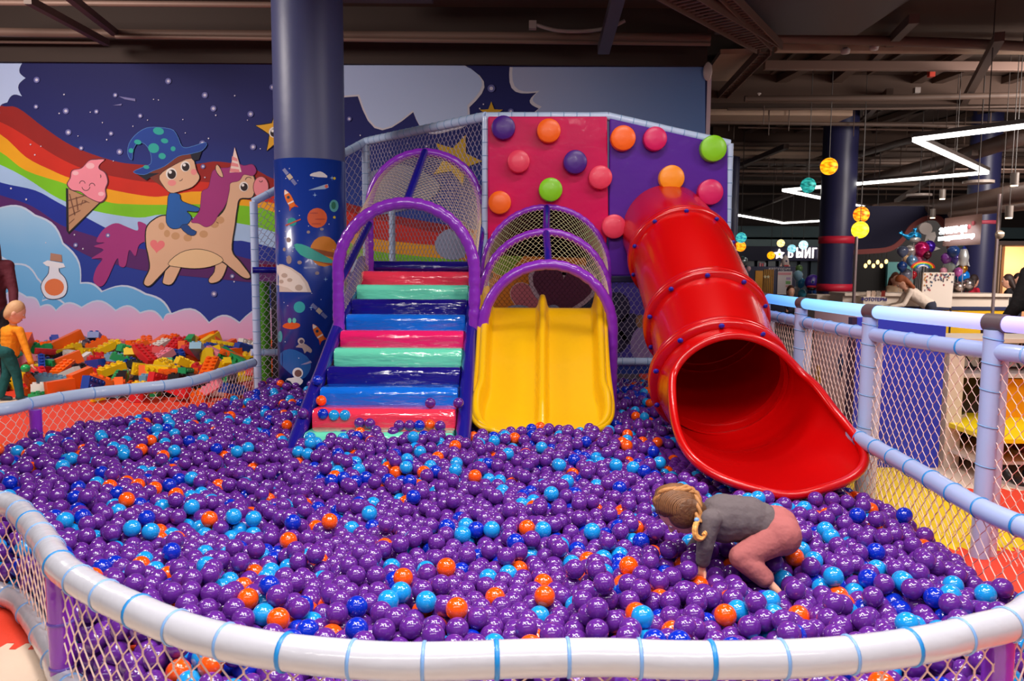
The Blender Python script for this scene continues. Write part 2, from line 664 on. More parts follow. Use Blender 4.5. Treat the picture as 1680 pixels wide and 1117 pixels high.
# upper clouds
cl_top = ramp_mat('cloud_grey', 'Z', 2.3, 3.7, [(0, (196, 214, 242)), (0.5, (190, 206, 242)), (1, (184, 200, 240))], 0.8, nz=0.4)
warm_e = flat((216, 210, 222), 'cloud_warm_edge')
paint('painted_cloud', scallop([(36, 104), (42, 128), (36, 158), (12, 168), (0, 186), (-60, 190)], -0.3) + [(-60, 104)], cl_top, 3)
c1 = [(560, 107), (762, 107)] + scallop([(762, 107), (770, 176)], 0.42)[1:] + scallop([(770, 176), (740, 214)], 0.3)[1:] + scallop([(740, 214), (678, 184)], 0.3)[1:] + scallop([(678, 184), (587, 158)], 0.46)[1:] + [(560, 160)]
paint('painted_cloud_edge', c1, warm_e, 3)
paint('painted_cloud', [(x + (660 - x) * 0.03, min(y, 400) - 3 if y > 112 else y) for x, y in c1], cl_top, 3.6)
c2 = [(1157, 110), (836, 110)] + scallop([(836, 110), (880, 152)], -0.38)[1:] + scallop([(880, 152), (884, 178)], -0.5)[1:] + scallop([(884, 178), (886, 205)], -0.5)[1:] + [(890, 300), (1157, 300)]
paint('painted_cloud_edge', c2, warm_e, 3)
paint('painted_cloud', [(min(x + 5, 1157), y - 3 if 112 < y < 299 else y) for x, y in c2], ramp_mat('cloud_blue2', 'X', 0.3, 2.4, [(0, (172, 178, 214)), (0.5, (150, 172, 222)), (1, (120, 160, 226))], 0.8, nz=0.5), 3.6)

# painted stars
dots = [(60, 131, 4), (105, 155, 2), (189, 156, 3), (276, 133, 4), (336, 156, 4), (385, 157, 2), (447, 143, 4), (59, 175, 3), (97, 186, 2), (108, 182, 4), (158, 183, 3),
        (148, 184, 1.5), (230, 190, 3), (242, 197, 1.5), (168, 201, 1.5), (300, 196, 1.5), (350, 178, 4), (354, 189, 2), (411, 187, 4), (406, 197, 1.5), (218, 207, 1.5), (112, 217, 4),
        (182, 219, 3), (175, 229, 2), (128, 223, 1.5), (304, 218, 1.5), (342, 227, 2), (332, 235, 4), (415, 241, 4), (427, 244, 1.5), (196, 249, 4), (133, 243, 3), (50, 237, 2), (67, 240, 1.5),
        (57, 254, 2), (186, 264, 1.5), (333, 273, 3), (336, 291, 2), (43, 327, 2.5), (18, 309, 2.5), (381, 453, 3), (384, 462, 2), (351, 482, 4), (177, 386, 3), (136, 408, 2), (124, 402, 3),
        (806, 145, 5), (793, 171, 2), (787, 178, 2), (636, 222, 3), (591, 222, 2), (573, 195, 3), (838, 183, 4), (252, 163, 1.5), (260, 164, 1.5), (122, 385, 2), (75, 398, 1.5), (700, 240, 2.5), (640, 250, 2), (668, 235, 2), (760, 225, 2.5), (720, 330, 2), (690, 345, 2)]
mb = MB(); mg = MB()
for x, y, r in dots:
    mb.add([W(a, b, 8) for a, b in ell(x, y, r * .62, r * .62, 10)], [tuple(range(10))])
    if r >= 3:
        mg.add([W(a, b, 7.4) for a, b in ell(x, y, r * 1.25, r * 1.25, 12)], [tuple(range(12))])
mb.build('painted_stars', flat((214, 206, 226)), wall)
mg.build('painted_star_halos', flat((104, 104, 168)), wall)
for pts in ([(195, 158), (222, 162), (222, 166), (205, 163)], [(185, 173), (200, 170), (199, 173)]):
    paint('painted_comet', pts, (120, 116, 170), 7.6)

BLK = (24, 18, 24)
# ice cream
paint('painted_cone_outline', [(108, 308), (166, 331), (113, 384), (109, 378)], BLK, 7)
paint('painted_cone', [(112, 310), (163, 332), (113, 380)], flat((186, 138, 104), vary=0.1), 7.5)
for k in range(4):
    paint('painted_cone_line', [(113 + k * 11, 318 + k * 5), (115 + k * 11, 318 + k * 5), (124 + k * 5, 352 - k * 8), (122 + k * 5, 354 - k * 8)][:4], (120, 78, 60), 8)
    paint('painted_cone_line', [(112, 328 + k * 13), (152 - k * 10, 316 + k * 14), (152 - k * 10, 318 + k * 14), (112, 330 + k * 13)], (120, 78, 60), 8)
ic = [(171, 262), (158, 262), (146, 264), (134, 276), (119, 280), (116, 292), (111, 302), (118, 311), (132, 314), (146, 324), (164, 331), (173, 322), (172, 310), (176, 298), (172, 284), (162, 277), (163, 270)]
paint('painted_ice_cream_outline', [(142 + (x - 142) * 1.06, 295 + (y - 295) * 1.05) for x, y in ic], (96, 40, 60), 8.3, 4)
paint('painted_ice_cream', ic, flat((240, 140, 158), vary=0.08), 8.8, 4)
for (x, y, r) in ((124, 284, 5), (148, 272, 7), (166, 318, 5)):
    paint('painted_highlight', ell(x, y, r, r * .7), (246, 186, 194), 9.2)


def arc_line(cx, cy, r, a0, a1, w=1.0, col=BLK, layer=9.6, name='painted_line', **k):
    pts = [(cx + r * math.cos(a0 + (a1 - a0) * i / 8), cy + r * math.sin(a0 + (a1 - a0) * i / 8)) for i in range(9)]
    pts += [(cx + (r + w) * math.cos(a1 - (a1 - a0) * i / 8), cy + (r + w) * math.sin(a1 - (a1 - a0) * i / 8)) for i in range(9)]
    return paint(name, pts, col, layer, **k)


arc_line(135, 301, 4, PI, 2 * PI); arc_line(151, 305, 4, PI, 2 * PI); arc_line(141, 306, 6, 0.1, PI - .1)
arc_line(161, 289, 4, -0.6, 0.6)

# unicorn
TAN = flat((222, 178, 146), vary=0.06); TAN2 = flat((232, 194, 150)); MAG = flat((160, 48, 122), vary=0.08)
def outlined(nm, pts, mat, layer, sm=4, grow=2.0, col=BLK):
    cx = sum(p[0] for p in pts) / len(pts); cy = sum(p[1] for p in pts) / len(pts)
    q = []
    n = len(pts)
    area = sum(pts[i][0] * pts[(i + 1) % n][1] - pts[(i + 1) % n][0] * pts[i][1] for i in range(n))
    sg = 1 if area > 0 else -1
    sp = [(p.x, p.y) for p in spline([(x, y, 0) for x, y in pts], sm, True)] if sm else pts
    m = len(sp)
    for i in range(m):
        ax, ay = sp[i - 1]; bx, by = sp[(i + 1) % m]
        dx, dy = bx - ax, by - ay; L = math.hypot(dx, dy) or 1
        q.append((sp[i][0] + sg * dy / L * grow, sp[i][1] - sg * dx / L * grow))
    paint(nm + '_outline', q, col, layer)
    return paint(nm, sp, mat, layer + 0.4)


tail = [(241, 372), (236, 366), (226, 364), (226, 378), (208, 372), (190, 366), (170, 376), (158, 396), (172, 398), (154, 404), (170, 410), (150, 424), (168, 424), (158, 440), (153, 460), (163, 470), (174, 462), (192, 424), (196, 436), (206, 436), (212, 410), (222, 420), (228, 402), (242, 392)]
paint('painted_tail', tail, MAG, 7, 4)
outlined('painted_rear_leg', [(278, 430), (296, 434), (290, 452), (281, 466), (269, 465), (268, 458)], TAN, 7.0, 3, 1.4)
outlined('painted_rear_leg', [(356, 426), (373, 424), (369, 445), (360, 460), (346, 464), (343, 458), (352, 446)], TAN, 7.0, 3, 1.4)
body = [(241, 374), (254, 360), (272, 354), (310, 360), (345, 362), (366, 348), (374, 325), (372, 302), (380, 290), (400, 284), (416, 290), (417, 312), (412, 324), (393, 326), (388, 345), (385, 368), (380, 410), (394, 430), (409, 450), (408, 456), (398, 454), (380, 440), (364, 428), (340, 420), (308, 420), (284, 430), (262, 452), (246, 468), (237, 466), (238, 458), (246, 440), (244, 420), (240, 400)]
outlined('painted_unicorn', body, TAN, 8)
outlined('painted_belly', [(276, 433), (296, 415), (322, 409), (348, 414), (366, 427), (345, 437), (320, 440), (295, 438)], TAN2, 8.6, 3, 1.0)
outlined('painted_muzzle', ell(428, 307, 12, 17, 18), flat((236, 138, 150)), 8.8, 0, 1.2, (120, 60, 60))
for a in ((265, 371), (288, 387), (334, 384), (352, 368), (361, 361), (274, 383), (308, 390)):
    paint('painted_spot', ell(a[0], a[1], 7 if a[0] > 280 else 5, 6), (200, 152, 110), 8.8)
paint('painted_heart', heart(258, 403, 26, 0.1), (232, 120, 124), 9)
mane = [(376, 275), (388, 268), (400, 272), (414, 270), (420, 280), (414, 288), (400, 286), (392, 296), (378, 300), (376, 312), (372, 330), (366, 342), (358, 352), (350, 366), (338, 372), (326, 366), (314, 364), (322, 354), (328, 344), (330, 328), (332, 314), (342, 308), (346, 292), (350, 280), (362, 276)]
outlined('painted_mane', mane, MAG, 9, 4, 0.8, (110, 26, 84))
outlined('painted_ear', [(356, 270), (362, 278), (366, 290), (360, 288), (354, 278)], TAN, 9.6, 2, 1.0)
outlined('painted_horn', [(385, 242), (377, 283), (396, 282)], flat((240, 214, 206)), 9.6, 0, 1.0, (180, 120, 120))
for k in range(3):
    paint('painted_horn_stripe', [(381 - k * 1.4, 256 + k * 10), (389 + k * 1.6, 260 + k * 9), (390 + k * 1.6, 265 + k * 9), (380 - k * 1.2, 262 + k * 10)], (232, 140, 144), 10.4)


def eye(cx, cy, r, s=10):
    paint('painted_eye', ell(cx, cy, r, r * 1.08), (236, 230, 226), s)
    paint('painted_pupil', ell(cx + r * .08, cy + r * .1, r * .78, r * .86), (40, 26, 30), s + .4)
    paint('painted_eye_glint', ell(cx - r * .2, cy - r * .3, r * .3, r * .3), (240, 236, 236), s + .8)


eye(400, 306, 7.5)
arc_line(408, 296, 5, PI * 1.05, PI * 1.8); arc_line(428, 296, 2, 0, PI)
# rider in a spotted hat
outlined('painted_coat', [(278, 318), (294, 319), (298, 330), (326, 341), (322, 347), (306, 346), (314, 357), (304, 370), (284, 375), (273, 364), (275, 338)], flat((26, 92, 172), vary=0.2), 10, 3, 1.0)
outlined('painted_leg', [(296, 372), (306, 368), (314, 376), (322, 380), (318, 386), (308, 384)], flat((24, 70, 140)), 10.6, 2, 0.8)
paint('painted_hair', [(244, 284), (280, 262), (316, 248), (318, 262), (296, 280), (280, 300), (280, 316), (266, 306), (252, 296)], (120, 50, 36), 10.6, 3)
outlined('painted_face', [(262, 288), (284, 272), (314, 260), (322, 280), (327, 292), (316, 306), (296, 313), (280, 316), (268, 304)], TAN, 11, 3, 0.9)
paint('painted_cheek', ell(282, 300, 7, 5), (232, 140, 140), 11.6); paint('painted_cheek', ell(318, 282, 5, 5), (232, 140, 140), 11.6)
eye(281, 285, 9, 11.8); eye(304, 273, 8, 11.8)
arc_line(295, 292, 4, 0.2, 1.8, layer=12)
paint('painted_hat_underside', [(222, 284), (240, 296), (248, 290), (262, 284)], (20, 20, 40), 10.8)
paint('painted_hat_underside', [(312, 252), (334, 240), (326, 262), (316, 264)], (20, 20, 40), 10.8)
hat = [(219, 282), (236, 274), (248, 268), (247, 250), (238, 236), (226, 234), (218, 246), (216, 262), (210, 252), (212, 236), (222, 222), (236, 212), (252, 209), (280, 212), (290, 222), (298, 240), (310, 242), (338, 234), (332, 246), (312, 252), (292, 256), (270, 272), (250, 280), (236, 286)]
outlined('painted_hat', hat, flat((22, 62, 150), vary=0.2), 12, 3, 0.8, (80, 130, 200))
for x, y, rx, ry in ((260, 215, 9, 6), (270, 231, 6, 4), (252, 243, 9, 8), (284, 244, 4, 4), (266, 256, 6, 5), (226, 233, 6, 4), (215, 247, 4, 4), (240, 274, 5, 3)):
    paint('painted_hat_spot', ell(x, y, rx, ry, a=0.2), (40, 168, 158), 13)
# bottle on the cloud
outlined('painted_bottle', [(82, 432), (95, 434), (97, 446), (106, 456), (110, 470), (106, 484), (92, 490), (76, 488), (68, 474), (70, 462), (80, 448)], flat((226, 226, 240)), 8, 3, 1.2, (60, 60, 90))
paint('painted_potion', ell(89, 471, 16, 14), (226, 118, 70), 8.8)
paint('painted_bottle_rim', [(70, 431), (78, 427), (104, 432), (107, 438), (98, 440), (76, 436)], (230, 228, 238), 8.8)
paint('painted_cork', [(83, 415), (101, 418), (102, 430), (82, 427)], (176, 128, 108), 9.2)
# stars with faces
outlined('painted_star', star(457, 214, 38, 0.42, -PI / 2 - .1), flat((232, 170, 40)), 8, 2, 1.6)
eye(449, 217, 8, 9)
paint('painted_star', star(806, 186, 20, 0.42), flat((210, 160, 30)), 8, 2)
paint('painted_star', star(748, 262, 44, 0.45, -1.2), flat((205, 165, 40)), 8, 2)
# things seen through the tower
paint('painted_moon_cloud', ell(745, 400, 32, 26, a=-.2), (150, 160, 190), 8)
paint('painted_moon_cloud', ell(778, 412, 20, 16), (150, 160, 190), 8.2)
paint('painted_stone', ell(752, 372, 14, 11), (130, 112, 116), 8.6); paint('painted_stone', ell(768, 392, 6, 12, a=.6), (112, 96, 92), 8.8)
paint('painted_wing', [(600, 290), (660, 270), (720, 300), (700, 330), (640, 350), (606, 345)], (120, 128, 160), 8, 4)
paint('painted_planet', ell(862, 432, 100, 92, 40), flat((214, 122, 28), vary=0.2), 9)
paint('painted_leaf', [(800, 430), (830, 408), (868, 404), (850, 430), (822, 452)], (120, 160, 30), 9.4, 3)
paint('painted_sky_patch', ell(960, 470, 60, 70, 30), (26, 34, 66), 8.8)
outlined('painted_heart', heart(872, 492, 76, 0.1), flat((196, 104, 118), vary=0.2), 9.6, 0, 1.0, (230, 190, 190))
outlined('painted_heart', heart(922, 474, 108, 0.15), flat((92, 28, 62), vary=0.15), 10.4, 0, 7.0, (190, 160, 176))
paint('painted_cloud', ell(850, 512, 24, 12), (150, 150, 180), 11.2); paint('painted_cloud', ell(908, 514, 14, 14), (150, 150, 180), 11.2)
paint('painted_violet_sky', [(990, 440), (1157, 440), (1157, 600), (1000, 600)], (72, 58, 168), 9.0)
for x, y, rx, ry in ((1012, 505, 22, 26), (1036, 540, 24, 26), (1010, 560, 20, 20), (1085, 520, 24, 50), (1120, 470, 20, 30)):
    paint('painted_dark_blot', ell(x, y, rx, ry), (34, 26, 70), 9.6)
paint('painted_lilac_cloud', ell(1062, 566, 28, 34), (150, 128, 190), 10.2)
paint('painted_gold_spot', ell(1052, 527, 9, 11), (150, 108, 80), 10.4)

# ------------------------------------------------------------------ round columns
def column(nm, cx, cy, r, z0, z1, lab, mat):
    t = thing(nm, (cx, cy, z0), lab, 'column')
    mb = MB(); mb.lathe((cx, cy, 0), [(r, z0), (r, z1)], 48)
    mb.build('shaft', mat, t, True, fixn=True)
    return t


colp = P(511, 400, 7.3)
CX, CY, CR = colp.x, 7.3, 0.31
COL = column('round_column', CX, CY, CR, 0, 4.3, 'thick dusty blue round column wrapped in a space print up to head height', M('column_blue', (78, 84, 128), 0.42, bump=0.1, bscale=6))
zw = Pcyl(511, 259, CX, CY, CR).z
mb = MB(); mb.lathe((CX, CY, 0), [(CR + .001, 0.0), (CR + 0.006, 0.0), (CR + 0.006, zw), (CR + .001, zw)], 64)
WRAP = mb.build('printed_wrap', M('wrap_blue', (24, 56, 150), 0.28, coat=0.4, bump=0.12, bscale=5), COL, True)
mb = MB(); mb.lathe((CX, CY, 0), [(CR + 0.008, 0), (CR + 0.0085, 0.0)], 8)


def Wc(px, py, layer=0):
    return Pcyl(px, py, CX, CY, CR + 0.0065 + 0.0006 * layer)


def cdecal(nm, pts, rgb, layer=1, smooth=0):
    """flat print bent round the column: outline cut into narrow upright strips"""
    if smooth:
        pts = [(p.x, p.y) for p in spline([(x, y, 0) for x, y in pts], smooth, True)]
    bm = bmesh.new()
    f = bm.faces.new([bm.verts.new((x, y, 0)) for x, y in pts])
    bmesh.ops.triangulate(bm, faces=[f])
    x0, x1 = min(p[0] for p in pts), max(p[0] for p in pts)
    k = int((x1 - x0) / 5)
    for i in range(1, k + 1):
        bmesh.ops.bisect_plane(bm, geom=bm.verts[:] + bm.edges[:] + bm.faces[:], plane_co=(x0 + (x1 - x0) * i / (k + 1), 0, 0), plane_no=(1, 0, 0))
    mb = MB()
    bm.verts.index_update()
    mb.add([Wc(v.co.x, v.co.y, layer) for v in bm.verts], [tuple(v.index for v in f.verts) for f in bm.faces])
    bm.free()
    return mb.build(nm, M('wp_%d_%d_%d' % rgb, rgb, 0.35), WRAP)


def kk(x, y):   # zoomed detail -> photo pixels
    return (400 + x * 0.3135, 290 + y * 0.3135)


def cz(nm, pts, rgb, layer=1, smooth=0):
    return cdecal(nm, [kk(x, y) for x, y in pts], rgb, layer, smooth)


def ckell(nm, x, y, rx, ry, rgb, layer=1, a=0.0, n=16):
    return cdecal(nm, [kk(*p) for p in ell(x, y, rx, ry, n, a)], rgb, layer)


def rocket(x, y, s, a):
    def r(q): return [(x + s * (u * math.cos(a) - v * math.sin(a)), y + s * (u * math.sin(a) + v * math.cos(a))) for u, v in q]
    cz('printed_fin', r([(-14, 26), (-26, 58), (-6, 44), (6, 44), (26, 58), (14, 26)]), (214, 74, 30), 1)
    cz('printed_rocket', r([(0, -56), (14, -30), (18, 8), (12, 42), (-12, 42), (-18, 8), (-14, -30)]), (232, 112, 32), 2, 3)
    cz('printed_nose', r([(0, -56), (13, -32), (-13, -32)]), (236, 224, 216), 3)
    cz('printed_stripe', r([(-17, 14), (17, 14), (16, 22), (-16, 22)]), (236, 224, 216), 3)
    ckell('printed_porthole', *r([(0, -12)])[0], 8 * s, 8 * s, (40, 60, 90), 3)


ckell('printed_planet', 384, 215, 52, 52, (226, 92, 34), 1)
for q in ((366, 190, 24, 4), (400, 222, 30, 4), (380, 246, 26, 4)):
    ckell('printed_band', *q, (198, 66, 30), 2)
ckell('printed_planet', 420, 390, 74, 80, (222, 136, 44), 1)
cz('printed_band', [(350, 372), (492, 400), (490, 426), (352, 398)], (158, 84, 44), 2)
cz('printed_band', [(356, 420), (482, 452), (468, 468), (372, 440)], (180, 80, 36), 2)
cz('printed_ring', [(262, 356), (300, 352), (350, 372), (350, 384), (300, 366), (280, 364), (310, 392), (380, 420), (458, 432), (458, 452), (370, 438), (296, 408)], (70, 180, 164), 3, 2)
cz('printed_moon', [(172, 456), (204, 458), (250, 476), (300, 510), (334, 552), (354, 604), (172, 602)], (212, 196, 184), 1)
cz('printed_moon_light', [(172, 462), (200, 464), (244, 484), (290, 518), (318, 556), (334, 602), (262, 602), (228, 580), (172, 566)], (232, 220, 210), 2)
for q in ((212, 516, 16, 12), (196, 548, 12, 10), (240, 540, 14, 10), (288, 580, 20, 16)):
    ckell('printed_crater', *q, (190, 170, 156), 3)
ckell('printed_planet', 291, 682, 30, 30, (58, 172, 178), 1)
ckell('printed_planet', 252, 236, 24, 22, (52, 160, 156), 1); cz('printed_ring', [(216, 252), (298, 218), (298, 226), (220, 258)], (200, 84, 70), 2)
ckell('printed_globe', 472, 152, 24, 32, (90, 170, 170), 1); ckell('printed_land', 470, 150, 12, 20, (50, 120, 90), 2)
ckell('printed_globe', 190, 836, 12, 30, (70, 160, 170), 1)
rocket(238, 118, 1.0, -0.45); rocket(390, 818, 1.0, -0.55)
cz('printed_cloud', [(348, -4), (356, -18), (378, -24), (400, -28), (424, -16), (436, 4)], (226, 220, 222), 1, 2)
cz('printed_comet', [(338, 70), (420, 42), (440, 38), (444, 56), (424, 64)], (150, 180, 214), 1); ckell('printed_comet_head', 432, 50, 9, 9, (216, 84, 60), 2)
cz('printed_comet', [(296, 984), (350, 962), (356, 972), (330, 980)], (160, 150, 190), 1)
for (x, y, a) in ((240, 0, 0.9), (394, 702, 0.75)):
    def r_(q): return [(x + (u * math.cos(a) - v * math.sin(a)), y + (u * math.sin(a) + v * math.cos(a))) for u, v in q]
    cz('printed_satellite', r_([(-14, -12), (14, -12), (14, 12), (-14, 12)]), (196, 180, 160), 2)
    cz('printed_solar_panel', r_([(-52, -9), (-18, -9), (-18, 9), (-52, 9)]), (120, 126, 176), 1)
    cz('printed_solar_panel', r_([(18, -9), (52, -9), (52, 9), (18, 9)]), (120, 126, 176), 1)
cz('printed_saucer', [(204, 786), (216, 768), (250, 762), (290, 768), (290, 786), (250, 798)], (222, 92, 38), 1, 3)
ckell('printed_dome', 240, 752, 10, 14, (110, 196, 180), 2); ckell('printed_dome', 264, 752, 10, 14, (110, 196, 180), 2)
# two spacewalkers
cz('printed_suit', [(284, 880), (300, 868), (330, 880), (356, 904), (350, 922), (330, 912), (318, 924), (306, 896), (272, 892)], (170, 150, 148), 1, 2)
ckell('printed_helmet', 300, 860, 18, 18, (196, 180, 176), 2); ckell('printed_visor', 302, 862, 11, 11, (80, 66, 90), 3)
cz('printed_suit', [(252, 1052), (282, 1046), (310, 1066), (296, 1088), (262, 1092), (244, 1070), (222, 1062), (232, 1054)], (230, 224, 226), 1, 2)
ckell('printed_helmet', 282, 1026, 28, 28, (232, 228, 232), 2); ckell('printed_visor', 284, 1028, 19, 19, (120, 84, 80), 3)
for q in ((338, 289, 9, 8), (234, 330, 12, 14), (212, 380, 8, 10), (292, 448, 12, 10), (384, 504, 11, 9), (408, 274, 10, 7), (236, 434, 14, 22)):
    ckell('printed_meteor', *q, (160, 142, 140), 1)
cz('printed_nebula', [(180, 940), (240, 900), (330, 940), (350, 1000), (300, 1060), (210, 1000)], (30, 92, 166), 0.5, 3)
random.seed(11)
for k in range(46):
    x, y = random.uniform(186, 520), random.uniform(-60, 1080)
    ckell('printed_star', x, y, 2.6, 2.6, (214, 216, 234), 0.8, n=6)
for (x, y) in ((372, 96), (258, 370), (352, 684), (428, 536), (462, 6)):
    cz('printed_sparkle', star(x, y, 13, 0.2, -PI / 2, 4), (160, 200, 240), 1)
for (x, y) in ((474, 8), (474, 212)):
    ckell('printed_sun', x, y, 7, 7, (226, 196, 40), 1)

farp = P(1374, 350, 15.0)
COL2 = column('round_column', farp.x, 15.0, 0.31, 0, 4.3, 'slim navy round column with two red bands behind the glowing orange globe', M('column_navy', (44, 44, 84), 0.4))
for (y0, y1) in ((387, 399), (466, 478)):
    za, zb = Pcyl(1374, y1, farp.x, 15, .31).z, Pcyl(1374, y0, farp.x, 15, .31).z
    mb = MB(); mb.lathe((farp.x, 15, 0), [(.31, za), (.318, za), (.318, zb), (.31, zb)], 40)
    mb.build('red_band', M('band_red', (214, 34, 64), 0.5), COL2, True)
c3 = P(1180, 300, 19)
column('round_column', c3.x + .15, 19.0, 0.31, 0, 4.3, 'dark navy column half hidden behind the purple padded wall', M('column_navy', (44, 44, 84), 0.4))

# ------------------------------------------------------------------ ceiling: beams, pipes, trays
def hbeam(nm, lab, cat, x0, x1, Y, z0, z1, d, mat, grp=None):
    mb = MB(); mb.box(x0, x1, Y, Y + d, z0, z1)
    o = mb.build(nm, mat, bevel=0.008)
    return setp(o, lab, cat, grp)


def pipe(lab, pts, r, mat, grp=None, nm='ceiling_pipe'):
    mb = MB(); mb.tube(pts, r, 12)
    return setp(mb.build(nm, mat, smooth=True, auto=True), lab, 'pipe', grp)


DK = M('steel_dark', (96, 76, 66), 0.6); DK2 = M('steel_brown', (132, 104, 92), 0.55, metal=0.2); PALE = M('beam_pale', (190, 160, 138), 0.8, vary=0.12, bscale=4)
DUCT = M('duct', (92, 84, 92), 0.5, metal=0.2)
pipe('brown ceiling pipe running just above the mural, upper of two', [P(-60, 52, 9.3), P(170, 55, 9.3), P(1165, 62, 9.3)], 0.05, DK2)
pipe('thin ceiling pipe below the thick one above the mural', [P(190, 60, 9.2), P(1165, 72, 9.2)], 0.025, DK2)
pipe('long ceiling pipe across the top left corner', [P(-60, 4, 8.4), P(460, 8, 8.4)], 0.03, DK2)
pipe('thin wall pipe at the far left of the brown soffit', [P(-60, 68, 9.5), P(165, 70, 9.5)], 0.018, DK2)
for a, b, lab in (((45, 0), (175, 70), 'thin slanting ceiling strut in the upper left corner'), ((108, -10), (190, 55), 'thick slanting ceiling strut in the upper left corner')):
    mb = MB(); mb.bar(P(*a, 7.6), P(*b, 9.3), 0.07, 0.07)
    setp(mb.build('ceiling_strut', DK), lab, 'strut')
mb = MB(); mb.bar(P(1015, -10, 7.8), P(990, 82, 9.2), 0.13, 0.1)
setp(mb.build('ceiling_strut', DUCT), 'grey slanting strut dropping in front of the soffit above the mural', 'strut')
mb = MB(); mb.box(P(868, 40, 9.0).x, P(880, 40, 9.0).x, 8.98, 9.06, P(870, 47, 9).z, P(870, 34, 9).z)
setp(mb.build('junction_box', M('box_pale', (170, 156, 150), 0.5)), 'small pale junction box on the soffit', 'junction box')
pipe('white cable sagging from the pale junction box', spline([P(880, 41, 9.0), P(915, 50, 9.0), P(960, 51, 9.0), P(1000, 45, 9.0), P(1025, 34, 9.0)], 6), 0.02, M('box_pale', (170, 156, 150), 0.5), nm='cable')
mb = MB(); mb.box(P(540, 0, 8.2).x, P(700, 0, 8.2).x, 7.5, 8.9, 4.1, 4.29)
setp(mb.build('air_duct', DUCT, bevel=0.01), 'flat grey air duct hung under the ceiling beside the blue column', 'duct')
mb = MB(); mb.box(P(1180, 0, 9.5).x, P(1420, 0, 9.5).x, 8.3, 9.7, 4.02, 4.24)
setp(mb.build('air_duct', DUCT, bevel=0.01), 'wide flat grey air duct at the top of the open hall', 'duct')


def tray(lab, a, b, w, h, n=26):
    """perforated strut: web with punched slots between two flanges"""
    a = Vector(a); b = Vector(b)
    t = thing('cable_tray', (a + b) / 2, lab, 'cable tray')
    d = (b - a).normalized(); s = d.cross(Vector((0, 0, 1))).normalized()
    for q in (-1, 1):
        mb = MB(); mb.bar(a + s * q * w / 2, b + s * q * w / 2, 0.015, h); mb.build('side_rail', DK2, t)
    mb = MB()
    L = (b - a).length
    for i in range(n):
        p = a + d * (L * (i + .5) / n)
        mb.bar(p - s * w / 2, p + s * w / 2, 0.03, 0.012)
    setp(mb.build('rungs', DK2, t), kind='stuff')


tray('perforated cable tray slanting down from the top edge to the end of the mural', P(1090, -20, 7.6), P(1262, 78, 9.6), 0.30, 0.09)
tray('narrow cable tray alongside the wide slanting one', P(1180, -20, 7.8), P(1275, 76, 9.5), 0.12, 0.09)
tray('narrow cable tray falling away beyond the mural end', P(1255, 84, 10.0), P(1165, 178, 14.0), 0.14, 0.1)
mb = MB(); mb.bar(P(1215, 84, 10.4), P(1168, 140, 13.5), 0.5, 0.06)
setp(mb.build('ceiling_beam', PALE), 'short pale slanting beam beyond the end of the mural', 'beam')
XL, XR = 2.6, 20
pipe('thick pipe crossing the hall ceiling nearest the camera', spline([P(1270, 62, 9.9), P(1480, 68, 9.9), P(1600, 72, 9.9), P(1760, 80, 9.9)], 5), 0.06, DK2)
hbeam('ceiling_beam', 'lit cable trough under the nearest ceiling pipe of the hall', 'beam', P(1275, 80, 10.3).x, 14, 10.3, P(1400, 84, 10.3).z, P(1400, 72, 10.3).z, 0.12, PALE)
hbeam('ceiling_beam', 'flat lit trough, second from the camera across the hall ceiling', 'beam', P(1255, 108, 11.4).x, 15, 11.4, P(1400, 114, 11.4).z, P(1400, 99, 11.4).z, 0.10, DK2)
hbeam('ceiling_beam', 'deep brown beam across the hall ceiling with a pale underside', 'beam', P(1160, 150, 12.8).x, 17, 12.8, P(1400, 170, 12.8).z, 4.3, 0.5, M('beam_brown', (84, 64, 54), 0.85))
hbeam('ceiling_beam', 'pale flat slab strip below the deep brown beam', 'beam', P(1160, 175, 13.6).x, P(1400, 175, 13.6).x, 13.6, P(1400, 190, 13.6).z, P(1400, 180, 13.6).z, 0.7, PALE)
pipe('long thin pipe under the pale slab strip', [P(1140, 172, 13.2), P(1500, 174, 13.2), P(1760, 184, 13.2)], 0.04, DK)
pipe('long thin pipe crossing in front of the navy column top', [P(1140, 200, 14.2), P(1500, 205, 14.2), P(1760, 214, 14.2)], 0.035, DK)
hbeam('ceiling_beam', 'deep brown beam behind the navy column top', 'beam', P(1160, 230, 18).x, 24, 17.5, P(1400, 236, 17.5).z, 4.3, 0.5, M('beam_brown', (84, 64, 54), 0.85))
hbeam('ceiling_beam', 'pale beam with uneven edge left of the navy column', 'beam', P(1195, 244, 18.5).x, P(1350, 240, 18.5).x, 18.5, P(1250, 254, 18.5).z, P(1250, 238, 18.5).z, 0.6, PALE)
hbeam('ceiling_beam', 'dark beam low over the far half of the hall', 'beam', P(1195, 262, 22).x, 26, 22, P(1300, 268, 22).z, P(1300, 254, 22).z, 0.5, DK)
pipe('far thin pipe crossing above the zigzag lamps', [P(1190, 298, 24), P(1360, 300, 24), P(1760, 304, 24)], 0.07, DK)
pipe('fat duct pipe running diagonally toward the right edge', [P(1400, 300, 26), P(1560, 262, 16), P(1760, 196, 11)], 0.14, DK2)
pipe('second diagonal duct pipe above the fat one', [P(1380, 262, 20), P(1470, 236, 16), P(1560, 215, 13)], 0.07, DK)
pipe('low fat duct pipe behind the counter signs', [P(1420, 345, 22), P(1560, 338, 16), P(1760, 300, 11)], 0.16, DK2)
pipe('slim pipe low on the right above the counter', [P(1560, 352, 15), P(1760, 330, 11)], 0.06, DK2)
